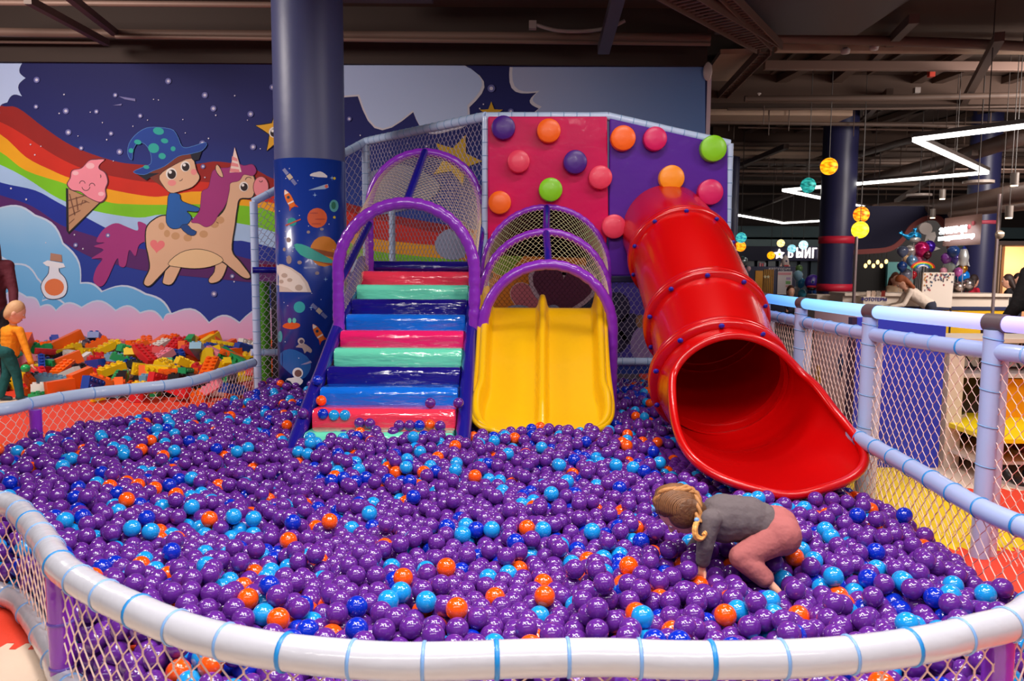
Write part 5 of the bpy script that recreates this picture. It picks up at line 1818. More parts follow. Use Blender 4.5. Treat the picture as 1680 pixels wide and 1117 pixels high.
    hp.append(('e', fx(0, -0.045, -0.02), (hw * 1.0, hl * .66, hh * .82), R3))
    if hair == 'long':
        nk = J['neck']
        for q in (-1, 0, 1):
            a = fx(q * 0.05, -0.06, -0.01)
            hp.append(('c', a, a + (nk - hd) * 1.0 + R3 @ V((q * .02, -.04, -0.06)) * sc, 0.045 * hs, 0.03 * hs))
    # cut the cap off the face with a shorter front: handled by shifting it back
    if hair != 'none':
        blob('hair', hp, hm_, t, voxel, 3)
    return t, fx, R3


def standing(x, y, h, fdir, lean=0.0, arms=0.0, stride=0.12, hs=None, zb=0.0):
    s = h / 1.7
    f = V((math.cos(fdir), math.sin(fdir), 0)); r = V((f.y, -f.x, 0)); b = V((x, y, zb))
    up = V((0, 0, 1))
    J = {}
    hipc = b + up * 0.88 * s
    tor = (up * math.cos(lean) + f * math.sin(lean)).normalized()
    J['hips'] = hipc; J['belly'] = hipc + tor * 0.18 * s; J['chest'] = hipc + tor * 0.40 * s; J['neck'] = hipc + tor * 0.57 * s
    J['head'] = hipc + tor * 0.57 * s + (up * .8 + f * .25 * (1 + lean)).normalized() * (0.14 * s + 0.02)
    J['face'] = f + V((0, 0, -0.15 - lean)); J['up'] = up
    for q, sg in (('L', -1), ('R', 1)):
        J['sho' + q] = hipc + tor * 0.50 * s + r * sg * 0.16 * s
        J['elb' + q] = J['sho' + q] + (-up * 0.27 + f * (0.04 + arms * .1) + r * sg * .04) * s
        J['wri' + q] = J['elb' + q] + (-up * (0.22 - arms * .18) + f * (0.08 + arms * .2)) * s
        J['hip' + q] = hipc + r * sg * 0.085 * s - up * .03 * s
        J['kne' + q] = b + up * 0.48 * s + r * sg * 0.09 * s + f * (sg * stride * .5 + 0.04) * s
        J['ank' + q] = b + up * 0.07 * s + r * sg * 0.09 * s + f * (sg * stride) * s
        J['toe' + q] = J['ank' + q] + f * 0.15 * s - up * 0.035 * s
    return J


def cloth(n, rgb, r=0.85): return M(n, rgb, r, bump=0.8, bscale=14, bdist=0.02)


# --- the toddler crawling through the balls
def CP(x, y, Y=YC): return P(x, y, Y)
J = dict(head=CP(1114, 838), neck=CP(1152, 848), chest=CP(1187, 850), belly=CP(1228, 851), hips=CP(1272, 868))
J['face'] = V((-0.52, -0.08, -0.86)); J['up'] = V((-0.84, -0.10, 0.52))
J['shoL'] = CP(1166, 852, YC - .075); J['shoR'] = CP(1168, 846, YC + .085)
J['elbL'] = CP(1157, 893, YC - .09); J['wriL'] = CP(1152, 928, YC - .07)
J['elbR'] = CP(1150, 885, YC + .11); J['wriR'] = CP(1128, 912, YC + .12)
J['hipL'] = CP(1282, 878, YC - .05); J['hipR'] = CP(1280, 872, YC + .06)
J['kneL'] = CP(1216, 914, YC - .09); J['kneR'] = CP(1224, 905, YC + .08)
J['ankL'] = CP(1256, 950, YC - .12); J['ankR'] = CP(1264, 940, YC + .06)
J['toeL'] = CP(1276, 970, YC - .14); J['toeR'] = CP(1286, 955, YC + .06)
HAIR1 = M('hair_brown', (98, 62, 38), 0.5, bump=0.9, bscale=60, vary=.5, bdist=0.006)
TD, fx, R3 = figure('person', CP(1220, 960), 'small child in grey top and pink trousers crawling through the balls', J, 0.54, dict(skin=SKIN, top=cloth('tee_grey', (98, 88, 92)), legs=cloth('trousers_pink', (170, 96, 96)), hair=HAIR1), 'short', hs=0.76, voxel=0.0055, sleeve=.75, fat=1.2)
blob('hair_side', [('e', fx(-0.055, -0.01, 0.0), (.030, .062, .062), R3), ('e', fx(0.055, -0.01, 0.0), (.030, .062, .062), R3), ('e', fx(-0.045, -0.05, -0.04), (.034, .04, .05), R3)], HAIR1, TD, .006, 3)
# combed strands over the skull, gathered toward the nape
random.seed(3)
for mt_, k0 in ((HAIR1, 0), (M('hair_mid', (138, 92, 54), .5), 1)):
    mb = MB()
    for k in range(70):
        ph = -1.35 + 2.7 * (k + random.uniform(-.4, .4)) / 70
        q = []
        for i in range(11):
            th = math.radians(38 + (205 - 38) * i / 10 + random.uniform(-2, 2))
            f_, u_ = math.cos(th) * 0.101 - 0.012, math.sin(th) * 0.124 + 0.018
            r_ = math.sin(ph) * 0.089 * (1 - .25 * (i / 10) ** 2)
            sc_ = math.sqrt(max(0.05, 1 - (r_ / 0.088) ** 2))
            q.append(fx(r_, f_ * sc_ - .006, u_ * sc_ + (0 if i < 7 else 0)))
        if k % 2 == k0: mb.tube(q, [0.0035] * 9 + [0.003, 0.002], 5)
    setp(mb.build('hair_strands', mt_, TD, True), kind='stuff')

for n_, pts, r0_, mt in (('braid', [fx(0, 0.03, 0.115), fx(-.02, -0.05, 0.118), fx(-.03, -.105, 0.06), fx(-.03, -.11, -0.02), CP(1146, 858, YC - .09)], 0.017, M('hair_fair', (176, 120, 66), 0.5, bump=.8, bscale=70, bdist=.006)),
                         ('braid', [fx(0.02, 0.03, 0.112), fx(.045, -0.05, 0.112), fx(.05, -.10, 0.05), fx(.04, -.11, -0.02)], 0.015, HAIR1),
                         ('ponytail', [CP(1143, 856, YC - .10), CP(1140, 868, YC - .115), CP(1142, 880, YC - .12), CP(1151, 884, YC - .12), CP(1157, 877, YC - .12), CP(1152, 872, YC - .12)], 0.011, M('hair_gold', (232, 168, 90), 0.45, bump=.8, bscale=70, bdist=.006))):
    sp = resample(spline(pts, 8), 0.006)
    mb = MB()
    if n_ == 'braid':
        for ph in (0, 2.1, 4.2):
            q = []
            for i, p in enumerate(sp):
                a = i * 0.42 + ph
                q.append(p + V((math.cos(a), math.sin(a), math.sin(a * .5)) ) * r0_ * 0.45)
            mb.tube(q, [r0_ * .62 * (1 - .3 * i / len(q)) for i in range(len(q))], 8)
    else:
        for ph in (0, 1.6, 3.1, 4.7):
            q = [p + V((math.cos(ph), math.sin(ph), math.cos(ph))) * r0_ * .4 for p in sp]
            mb.tube(q, [r0_ * .7 * (1 - .55 * i / len(q)) for i in range(len(q))], 8)
    mb.build(n_, mt, TD, True)
for p in (CP(1143, 853, YC - .10), fx(0, 0.05, 0.112), fx(.03, .06, 0.1)):
    mb = MB(); mb.ball(p, 0.0095, 10, 8); mb.build('hair_tie', M('tie_pale', (226, 206, 206), .5), TD, True)

# --- the boy by the blocks and the woman behind him
bx = P(14, 600, 7.4)
J = standing(bx.x, 7.4, 0.93, math.radians(25), 0.05, 0.2, 0.16)
hd = P(28, 512, 7.4); J['head'] = V((hd.x, 7.38, hd.z)); J['neck'] = P(22, 530, 7.4); J['chest'] = P(19, 548, 7.4); J['belly'] = P(17, 575, 7.4); J['face'] = V((0.8, 0.35, -0.45))
J['shoR'] = P(32, 542, 7.32); J['elbR'] = P(42, 570, 7.3); J['wriR'] = P(51, 595, 7.27); J['shoL'] = P(8, 542, 7.46); J['elbL'] = P(10, 570, 7.5); J['wriL'] = P(22, 594, 7.46)
BO, fxb, _ = figure('person', (bx.x, 7.4, 0), 'toddler in mustard sweater and dark green trousers walking past the blocks', J, 0.58, dict(skin=SKIN, top=cloth('sweater_mustard', (240, 146, 8)), legs=cloth('trousers_green', (8, 84, 84)), hair=M('hair_blond', (206, 160, 116), .6, bump=.5, bscale=60, bdist=.005), shoes=M('shoe_dark', (20, 50, 60), .6)), 'short', hs=0.86, voxel=0.008, fat=1.12)
p = P(42, 604, 7.22)
mb = MB(); mb.lathe(p, [(0.0001, -0.035), (0.03, -.03), (0.042, 0), (0.036, .02), (0.015, .035), (0.0001, .036)], 16)
setp(mb.build('toy_cup', M('toy_green', (20, 170, 90), .3), smooth=True), 'small green toy held by the toddler in mustard', 'toy')
wx = P(-6, 600, 8.0)
J = standing(wx.x, 8.0, 1.56, math.radians(-60), 0.10, 0.25, 0.06)
figure('person', (wx.x, 8.0, 0), 'long-haired woman in maroon sweater and black trousers behind the mustard toddler', J, 0.95, dict(skin=SKIN, top=cloth('sweater_maroon', (84, 16, 34)), legs=cloth('trousers_black', (20, 18, 26)), hair=M('hair_dark', (84, 50, 40), .5, bump=.6, bscale=40, bdist=.006), shoes=M('shoe_black', (18, 16, 18), .5)), 'long', hs=1.0, voxel=0.014)

# ------------------------------------------------------------------ behind the tall fence: play board, navy board, shoe rack
def pbox(x0, y0, x1, y1, Y, d):
    a = P(x0, y1, Y); b = P(x1, y0, Y)
    mb = MB(); mb.box(a.x, b.x, Y, Y + d, min(a.z, b.z), max(a.z, b.z)); return mb


NB = thing('divider_board', (2.5, 5.1, 0), 'plain royal blue divider board standing behind the tall net fence', 'board')
a = P(1404, 548, 5.1); b = P(1552, 548, 5.1)
mb = MB(); mb.box(a.x, b.x, 5.1, 5.14, 0.0, 0.98); mb.build('panel', M('board_blue', (44, 60, 190), 0.5), NB, bevel=.004)
mb = MB(); mb.box(a.x - .03, a.x, 5.09, 5.15, 0, 0.98); mb.build('edge_strip', M('board_edge', (46, 26, 60), 0.5), NB)
PBd = thing('play_board', (2.4, 6.0, 0), 'pale pink play board with round holes standing behind the tall net fence', 'board')
a = V((P(1400, 600, 5.2).x, 5.2, 0)); b = V((P(1333, 600, 7.0).x, 7.0, 0))
d_ = (b - a).normalized(); n_ = V((-d_.y, d_.x, 0))
mb = MB(); mb.prism([a, b, b + V((0, 0, 1.02)), a + V((0, 0, 1.02))], -n_ * 0.03); mb.build('panel', M('board_pink', (232, 196, 190), 0.5), PBd)
def on_board(t, z, r, nm, mt, lab):
    c = a.lerp(b, t) + V((0, 0, z)) + n_ * 0.004
    mb = MB(); mb.lathe((0, 0, 0), [(0.0001, 0.0), (r * .8, 0.0), (r, 0.004), (r, -0.006)], 24)
    me = mb.mesh(nm, mt); o = place(me, nm, PBd, along(c, n_)); o['label'] = lab
on_board(0.24, 0.60, 0.085, 'peep_hole', M('hole_blue', (30, 60, 96), .3), 'dark blue round peep hole')
on_board(0.62, 0.83, 0.05, 'peep_hole', M('hole_red', (150, 40, 50), .4), 'small red round hole')
on_board(0.80, 0.36, 0.12, 'knob_disc', M('disc_yellow', (214, 160, 20), .35), 'yellow round disc low down')
q = P(1403, 703, 4.9); q = V((q.x + .02, q.y, q.z))
RK = thing('shoe_rack', (3.2, 5.2, 0), 'low shoe rack with yellow bench top and orange side behind the tall fence', 'shoe rack')
def rbox(nm, x0, x1, y0, y1, z0, z1, mt, bv=0.003):
    mb = MB(); mb.box(x0, x1, y0, y1, z0, z1); return mb.build(nm, mt, RK, bevel=bv)
xa = P(1552, 600, 5.1).x + .02
rbox('upright', xa, xa + .10, 5.1, 5.5, 0, 0.82, M('rack_beige', (214, 196, 182), .5))
rbox('back_board', xa + .1, xa + 1.6, 5.46, 5.5, 0, 0.62, M('rack_brown', (52, 38, 36), .6))
rbox('ledge', xa + .1, xa + 1.6, 5.2, 5.5, 0.58, 0.61, M('rack_ledge', (200, 190, 200), .4))
rbox('bench_top', xa + .02, xa + 1.6, 4.62, 5.46, 0.27, 0.30, M('rack_yellow', (250, 220, 24), .35))
rbox('side_board', P(1638, 650, 5.3).x, xa + 1.6, 5.30, 5.33, 0.30, 0.56, M('rack_orange', (248, 156, 16), .4))
rbox('shelf', xa + .02, xa + 1.6, 4.75, 5.46, 0.11, 0.13, M('rack_beige', (214, 196, 182), .5))
rbox('top_board', xa - .05, xa + 1.6, 5.1, 5.5, 0.82, 0.85, M('rack_beige', (214, 196, 182), .5))


def shoe(x, y, z, rz, rgb, lab, nm='shoe'):
    t = thing(nm, (x, y, z), lab, 'shoe')
    c, s = math.cos(rz), math.sin(rz)
    def T(p): return V((x + p[0] * c - p[1] * s, y + p[0] * s + p[1] * c, z + p[2]))
    Rz = Matrix.Rotation(rz, 3, 'Z')
    blob('upper', [('e', T((0.055, 0, 0.035)), (0.062, 0.038, 0.028), Rz), ('e', T((-0.045, 0, 0.045)), (0.055, 0.035, 0.04), Rz), ('s', T((-0.05, 0, 0.075)), 0.03)], M('shoe_%d_%d_%d' % rgb, rgb, 0.45), t, 0.007, 3)
    mb = MB(); mb.prism([T((0.13 * math.cos(a_) * (1.0 if math.cos(a_) > 0 else .82), 0.042 * math.sin(a_), 0)) for a_ in [2 * PI * k / 16 for k in range(16)]], (0, 0, 0.018)); mb.build('sole', M('sole', (196, 186, 180), .6), t)


sh_l = [(0.20, 4.72, 0, 'black sneaker at the left end under the yellow bench', (22, 20, 22)), (0.36, 4.74, 0.1, 'second black sneaker under the yellow bench', (26, 22, 24)), (0.55, 4.72, -.2, 'brown boot with heel under the yellow bench', (92, 54, 44)),
        (0.72, 4.75, 0.2, 'dark trainer in the middle under the yellow bench', (38, 34, 38)), (0.90, 4.72, 0, 'black slip-on toward the right under the yellow bench', (16, 16, 20)), (1.08, 4.74, .1, 'charcoal sneaker at the right end under the yellow bench', (46, 42, 44))]
for dx, y, rz, lab, rgb in sh_l:
    shoe(xa + dx, y - .02, 0.0, rz + PI / 2 + 3.3, rgb, lab)
for k, (dx, rgb, lab) in enumerate(((0.24, (30, 26, 26), 'black shoe on the inner shelf, left end'), (0.42, (110, 66, 52), 'tan brown shoe on the inner shelf'), (0.60, (24, 22, 26), 'black shoe on the inner shelf, middle'), (0.8, (40, 34, 34), 'dark shoe on the inner shelf, right part'), (1.0, (60, 56, 60), 'grey shoe on the inner shelf, right end'))):
    shoe(xa + dx, 4.98, 0.13, PI / 2 + 3.0, rgb, lab)
shoe(xa + .74, 5.12, 0.30, 0.3, (44, 40, 42), 'dark sneaker lying on top of the yellow bench')
shoe(xa + .13, 5.3, 0.30, 0.2, (24, 20, 22), 'black sneaker on the left end of the yellow bench')
for k in range(4):
    x = xa + .16 + k * .16
    mb = MB()
    mb.tube([V((x, 5.3, 0.62)), V((x + .12, 5.32, 0.81))], 0.007, 6); mb.tube([V((x + .12, 5.3, 0.62)), V((x, 5.32, 0.81))], 0.007, 6)
    mb.build('wire_cross', M('wire_black', (16, 14, 16), .5), RK)
mb = MB(); mb.box(2.15, 3.7, 6.1, 6.9, 0.85, 0.88)
tb = thing('table', (2.9, 6.5, 0), 'pale table behind the tall fence below the glowing tube', 'table')
mb2 = MB(); mb2.box(2.7, 3.7, 6.1, 6.9, 0.90, 0.93); mb2.build('table_top', M('table_pale', (226, 210, 196), .4), tb, bevel=.004)
for x in (2.75, 3.65):
    for y in (6.15, 6.85):
        mb = MB(); mb.tube([V((x, y, 0)), V((x, y, .90))], 0.02, 8); mb.build('leg', M('leg_dark', (60, 50, 50), .4), tb)
mb = MB(); mb.box(2.72, 2.92, 6.12, 6.3, 0.93, 0.99)
setp(mb.build('storage_box', M('box_gold', (196, 140, 40), .5), bevel=.004), 'small gold box on the pale table behind the fence', 'box')

# ------------------------------------------------------------------ the open hall: zigzag lamps
LEDW = M('led_white', (255, 250, 244), 0.4, emit=7.0)
HOUS = M('led_housing', (60, 50, 46), 0.5)
zz = [[(1760, 197), (1500, 229), (1620, 283), (1285, 312), (1487, 354), (1285, 366), (1205, 352)]]
LZH = 2.86
pts = [Pz(x, y, LZH) for x, y in zz[0]]
names = ['nearest white light bar of the zigzag, running out to the right edge', 'second white light bar, slanting down from the sharp left corner', 'long third light bar passing behind the navy column', 'fourth light bar, slanting down right beyond the column', 'fifth light bar, low and almost level behind the column', 'farthest short light bar beside the tube slide']
for i, (p, q) in enumerate(zip(pts, pts[1:])):
    t = thing('light_bar', p.lerp(q, .5), names[i], 'ceiling lamp', 'white zigzag light bars of the hall')
    w = 0.045
    mb = MB(); mb.bar(p, q, w, 0.05); mb.build('light_strip', LEDW, t)
    mb = MB(); mb.bar(p + V((0, 0, .05)), q + V((0, 0, .05)), w + .03, 0.05); mb.build('housing', HOUS, t)
    m_ = p.lerp(q, .5)
    mb = MB(); mb.tube([m_ + V((0, 0, .07)), V((m_.x, m_.y, 4.3))], 0.006, 5); mb.build('suspension_wire', HOUS, t)

# hanging planet lamps
def planet(x, y, r, Y, c1, c2, lab, em=1.4):
    c = P(x, y, Y); R = r * Y / FPX
    nm = 'planet_%d_%d' % (x, y)
    if nm not in _m:
        m = bpy.data.materials.new(nm); m.use_nodes = True; nt = m.node_tree; b = nt.nodes['Principled BSDF']
        tc = nt.nodes.new('ShaderNodeTexCoord'); mp = nt.nodes.new('ShaderNodeMapping'); mp.inputs['Scale'].default_value = (1, 1, 3.2)
        n = nt.nodes.new('ShaderNodeTexNoise'); n.inputs['Scale'].default_value = 9 / max(R * 8, .6); n.inputs['Detail'].default_value = 4
        cr = nt.nodes.new('ShaderNodeValToRGB'); cr.color_ramp.elements[0].position = .38; cr.color_ramp.elements[1].position = .62
        cr.color_ramp.elements[0].color = (*lin(c1), 1); cr.color_ramp.elements[1].color = (*lin(c2), 1)
        nt.links.new(tc.outputs['Object'], mp.inputs[0]); nt.links.new(mp.outputs[0], n.inputs['Vector']); nt.links.new(n.outputs['Fac'], cr.inputs[0])
        nt.links.new(cr.outputs[0], b.inputs['Base Color']); nt.links.new(cr.outputs[0], b.inputs['Emission Color']); b.inputs['Emission Strength'].default_value = em
        _m[nm] = m
    t = thing('globe_lamp', c, lab, 'lamp', 'glowing planet globes hung in the hall')
    mb = MB(); mb.ball(c, R, 24, 16); mb.build('globe', _m[nm], t, True)
    mb = MB(); mb.tube([c + V((0, 0, R)), V((c.x, c.y, 4.3))], 0.006, 5); mb.build('cord', HOUS, t)
    mb = MB(); mb.tube([c + V((0, 0, R * .95)), c + V((0, 0, R * 1.12))], R * .18, 10); mb.build('cap', HOUS, t)


planet(1360, 273, 13.5, 12, (250, 90, 0), (255, 200, 30), 'orange glowing globe hanging in front of the navy column', 1.6)
planet(1326, 304, 12, 12.5, (0, 90, 90), (60, 200, 190), 'teal banded globe left of the navy column', 0.9)
planet(1413, 352, 12.5, 13, (236, 60, 0), (255, 190, 40), 'red and amber globe right of the navy column, upper of two', 1.5)
planet(1411, 377, 13.5, 12.6, (230, 190, 0), (255, 240, 70), 'yellow globe hanging just below the red and amber one', 1.7)
planet(1216, 390, 8.5, 17, (0, 110, 150), (90, 220, 200), 'small teal globe near the tube slide, upper of two', 1.1)
planet(1215, 404, 8.5, 17.2, (240, 110, 0), (255, 190, 40), 'small orange globe near the tube slide, lower of two', 1.4)
planet(1281, 399, 6.2, 20, (230, 180, 70), (255, 245, 200), 'small cream globe above the lit star sign', 1.5)
planet(1318, 402, 7.2, 20, (120, 220, 235), (240, 255, 255), 'small white-blue globe on a white stem', 1.6)
planet(1299, 408, 6.8, 21, (60, 170, 190), (200, 240, 245), 'small pale cyan globe in front of the lit letters', 1.2)
planet(1265, 419, 6.2, 19, (240, 120, 0), (255, 200, 20), 'small orange globe left of the lit star', 1.4)

# far wall with the lit sign
YF = 30
FW = thing('shop_front', (12, YF, 0), 'far shop front with teal wall, navy fascia and grey windows', 'shop front')
pbox(1150, 374, 1760, 392, YF, .3).build('teal_wall', M('far_teal', (84, 104, 108), .8), FW)
pbox(1150, 392, 1760, 405, YF, .32).build('pale_band', M('far_pale', (124, 144, 146), .8), FW)
pbox(1150, 300, 1760, 374, YF + .1, .3).build('upper_wall', M('far_brown', (46, 34, 30), .8), FW)
pbox(1150, 405, 1460, 427, YF - .3, .4).build('fascia', M('far_navy', (18, 16, 52), .6), FW)
pbox(1150, 427, 1760, 520, YF + .2, .2).build('backing', M('far_slate', (40, 46, 66), .7), FW)
for k in range(11):
    x = 1206 + k * 17.5
    o = pbox(x, 428, x + 14, 486, YF + .05, .1).build('window', M('far_glass', (96, 112, 124), .2), FW)
SG = thing('lit_sign', (13, YF - .5, 2), 'white glowing Cyrillic letters and stars on the navy fascia', 'sign')
LET = M('letters_white', (255, 244, 238), .4, emit=2.2)
def up_mat(x, y, Y): return Matrix.Translation(P(x, y, Y)) @ Matrix.Rotation(PI / 2, 4, 'X')
word = 'ВЫИГРЫВАЙ'
xw = [1297, 1312, 1325, 1336, 1346, 1358, 1371, 1382, 1393]
for ch, x in zip(word, xw):
    text_mesh(ch, 0.52, LET, 'letter', SG, up_mat(x, 415.5 + (x - 1297) * .02, YF - .35) @ Matrix.Diagonal((.62, 1, 1, 1)), 0.04, 0.0)
text_mesh('В', 0.52, LET, 'letter', SG, up_mat(1427, 419, YF - .35), 0.04, 0.02)
GST = M('star_green', (190, 220, 60), .4, emit=1.0)
for x, y in ((1279, 417), (1445, 420)):
    s_ = [P(u, v, YF - .38) for u, v in star(x, y, 9, 0.5)]
    mb = MB(); mb.prism(s_, (0, 0.06, 0)); mb.build('star', LET, SG)
    s_ = [P(u, v, YF - .40) for u, v in star(x, y, 3, 0.5)]
    mb = MB(); mb.prism(s_, (0, 0.02, 0)); mb.build('star_center', GST, SG)
# arch wall
AW = thing('arch_wall', (10, 17, 0), 'navy wall with a salmon painted line arching over an opening', 'partition')
line = [(1386, 411), (1430, 409), (1460, 405), (1478, 392), (1492, 372), (1512, 358), (1530, 354), (1545, 357), (1556, 372), (1562, 392), (1566, 420)]
sp = [(p.x, p.y) for p in spline([(x, y, 0) for x, y in line], 5)]
top = [(1566, 338), (1386, 338)]
mb = MB(); mb.prism([P(x, y, 17) for x, y in sp + top], (0, 0.25, 0)); mb.build('wall_panel', M('arch_navy', (30, 28, 62), .7), AW)
mb = MB()
up_ = [P(x, y - 1, 16.96) for x, y in sp]
dn_ = []
for i, (x, y) in enumerate(sp):
    a_ = sp[max(i - 1, 0)]; b_ = sp[min(i + 1, len(sp) - 1)]; dx, dy = b_[0] - a_[0], b_[1] - a_[1]; L = math.hypot(dx, dy)
    dn_.append(P(x - dy / L * 7, y + dx / L * 7, 16.96))
mb.prism(up_ + dn_[::-1], (0, 0.1, 0)); mb.build('painted_line', M('arch_salmon', (170, 88, 84), .7), AW)
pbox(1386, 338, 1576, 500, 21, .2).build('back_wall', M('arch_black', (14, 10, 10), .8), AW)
pbox(1455, 430, 1500, 470, 20.8, .1).build('shelf_back', M('arch_teal', (70, 130, 130), .6), AW)
pl = P(1608, 400, 15.4)
c4 = column('round_column', pl.x, 15.4, 0.27, 0, 4.3, 'broad navy column with pink bands behind the hanging sign', M('column_navy', (44, 44, 84), 0.4))
for y0, y1 in ((332, 341), (361, 367)):
    za, zb = P(1608, y1, 15.13).z, P(1608, y0, 15.13).z
    mb = MB(); mb.lathe((pl.x, 15.4, 0), [(.27, za), (.277, za), (.277, zb), (.27, zb)], 36); mb.build('pink_band', M('band_pink', (190, 70, 90), .5), c4, True)
for x, y, yt, lab in ((1401, 484, 388, 'thin pale metal pole right of the navy column'), (1630, 484, 318, 'tall pale metal pole beside the beige wall')):
    a = P(x, y, 12.5); mb = MB(); mb.tube([V((a.x, 12.5, 0)), V((a.x, 12.5, P(x, yt, 12.5).z))], 0.025, 10)
    setp(mb.build('metal_pole', M('pole_pale', (170, 150, 150), .3, metal=.6), auto=True), lab, 'pole')
lw = thing('lit_alcove', (14, 16, 0), 'warm beige lit alcove wall at the right edge', 'alcove')
pbox(1642, 402, 1760, 520, 16.5, .1).build('beige_wall', M('alcove_beige', (236, 184, 140), .7), lw)
pbox(1634, 396, 1760, 402, 15.5, 1.0).build('soffit', M('alcove_dark', (70, 54, 48), .7), lw)
pbox(1634, 402, 1643, 520, 15.5, 1.0).build('jamb', M('alcove_pale', (214, 176, 144), .7), lw)
area_light('alcove_lamp', P(1700, 412, 15.8), P(1690, 470, 16.5), 1.0, .3, 26, (255, 214, 170))
# hanging sign
HS = thing('hanging_sign', P(1580, 380, 12), 'tilted grey sign board with two glowing lines of white lettering', 'sign')
qs = [P(1551, 358, 12.3), P(1612, 350, 11.6), P(1608, 401, 11.6), P(1547, 404, 12.3)]
mb = MB(); mb.prism(qs, (0.02, 0.05, 0)); mb.build('board', M('sign_grey', (150, 116, 108), .4), HS)
xd = (qs[1] - qs[0]).normalized(); yd = (qs[0] - qs[3]).normalized(); zd = xd.cross(yd).normalized(); yd = zd.cross(xd)
Rt = Matrix((xd, yd, zd)).transposed().to_4x4()
LET2 = M('letters_bright', (250, 252, 255), .4, emit=4.0)
text_mesh('ЗАКАЖИ', 0.125, LET2, 'lettering', HS, Matrix.Translation(P(1566, 378, 12.0) + zd * .03) @ Rt, 0.008, 0.006)
text_mesh('воздушный шар', 0.090, LET2, 'lettering', HS, Matrix.Translation(P(1571, 389, 11.9) + zd * .03) @ Rt, 0.008, 0.005)
for x, y in ((1590, 372), (1597, 366)):
    mb = MB(); mb.ball(P(x, y, 11.72), (.03, .01, .035), 10, 8); mb.build('painted_balloon', M('sign_pink', (190, 90, 100), .5), HS, True)
for u in (0.15, .85):
    a = qs[0].lerp(qs[1], u); mb = MB(); mb.tube([a, V((a.x, a.y, 4.3))], 0.005, 5); mb.build('hanging_wire', HOUS, HS)
# ceiling downlights and discs
for x, y, Y, lab in ((1655, 357, 11, 'cylindrical spotlight above the beige alcove'), (1664, 304, 10.5, 'small pendant spotlight near the right edge'), (1546, 326, 14, 'bright spotlight left of the zigzag corner'), (1530, 357, 15, 'warm spotlight above the arch opening')):
    c = P(x, y, Y); t = thing('spotlight', c, lab, 'lamp')
    mb = MB(); mb.tube([c, c + V((0, 0, .16))], 0.05, 14); mb.build('housing', M('spot_grey', (120, 108, 100), .4), t, auto=True)
    mb = MB(); mb.tube([c - V((0, 0, .012)), c], 0.042, 14); mb.build('lens', M('spot_glow', (255, 226, 190), .4, emit=5), t)
    mb = MB(); mb.tube([c + V((0, 0, .16)), V((c.x, c.y, 4.3))], 0.006, 5); mb.build('rod', HOUS, t)
for x, y, rx, Y, lab in ((1605, 301, 23, 12.5, 'round pale ceiling disc below the zigzag lamp'), (1508, 322, 19, 15, 'round pale ceiling disc left of the sign')):
    c = P(x, y, Y); R = rx * Y / FPX; t = thing('ceiling_disc', c, lab, 'ceiling fitting')
    mb = MB(); mb.lathe(c, [(0.0001, 0), (R, 0), (R, .04), (0.0001, .04)], 28); mb.build('disc', M('disc_grey', (150, 136, 128), .5), t)
    mb = MB(); mb.tube([c + V((0, 0, .04)), V((c.x, c.y, 4.3))], 0.01, 6); mb.build('rod', HOUS, t)
c = P(1640, 385, 11.5); t = thing('pendant_lamp', c, 'round glass pendant lamp hanging beside the pale metal pole', 'lamp')
mb = MB(); mb.ball(c, .062, 18, 12); mb.build('glass_globe', M('pend_glass', (170, 150, 130), .15, metal=.3), t, True)
mb = MB(); mb.ball(c + V((0, -.02, .02)), (.05, .045, .02), 14, 8); mb.build('glow', M('spot_glow', (255, 226, 190), .4, emit=5), t, True)
mb = MB(); mb.tube([c + V((0, 0, .06)), V((c.x, c.y, 4.3))], 0.005, 5); mb.build('cord', HOUS, t)
CHd = thing('chandelier', P(1436, 430, 18), 'cluster of small warm bulbs under the lit letter and star', 'lamp')
for x, y in ((1420, 436), (1426, 430), (1433, 436), (1440, 430), (1446, 436), (1454, 429)):
    c = P(x, y, 18); mb = MB(); mb.ball(c, (.035, .035, .05), 10, 8); mb.build('bulb', M('bulb_warm', (255, 206, 120), .4, emit=3.5), CHd, True)
    mb = MB(); mb.tube([c + V((0, 0, .05)), V((c.x, c.y, P(1400, 400, 18).z))], 0.005, 5); mb.build('cord', HOUS, CHd)
mb = MB(); mb.tube([P(1418, 401, 18), P(1456, 401, 18)], .02, 8); mb.build('bar', HOUS, CHd)
mb = MB(); mb.tube([P(1437, 401, 18), V((P(1437, 401, 18).x, 18, 4.3))], .01, 6); mb.build('rod', HOUS, CHd)

# counter
CT = thing('service_counter', (9.2, 13.4, 0), 'long white service counter with navy stripe and yellow base', 'counter')
x0, x1 = P(1383, 480, 13.4).x, P(1656, 480, 13.4).x
zt = P(1500, 481, 13.4).z
def cb(nm, a, b, y0, y1, z0, z1, mt): mb = MB(); mb.box(a, b, y0, y1, z0, z1); mb.build(nm, mt, CT, bevel=.004)
cb('counter_top', x0, x1, 13.32, 14.0, zt - .05, zt, M('counter_white', (226, 208, 192), .4))
cb('white_front', x0, x1, 13.4, 13.95, zt - .22, zt - .05, M('counter_white', (226, 208, 192), .4))
cb('navy_stripe', x0, x1, 13.38, 13.95, zt - .28, zt - .22, M('counter_navy', (40, 44, 80), .5))
cb('yellow_base', x0, x1, 13.4, 13.95, 0, zt - .28, M('counter_yellow', (226, 176, 20), .5))
C2 = thing('side_counter', (5.6, 14, 0), 'plain pale counter in front of the navy column foot', 'counter')
mb = pbox(1338, 484, 1392, 548, 14.1, .5)
mb.v = [(p[0], p[1], p[2] if p[2] > .6 else 0.0) for p in mb.v]
mb.build('front_board', M('counter_white', (226, 208, 192), .4), C2, bevel=.004)
PBx = thing('photo_box', P(1435, 500, 13.1), 'white box with dark blue lettering on the counter front', 'box')
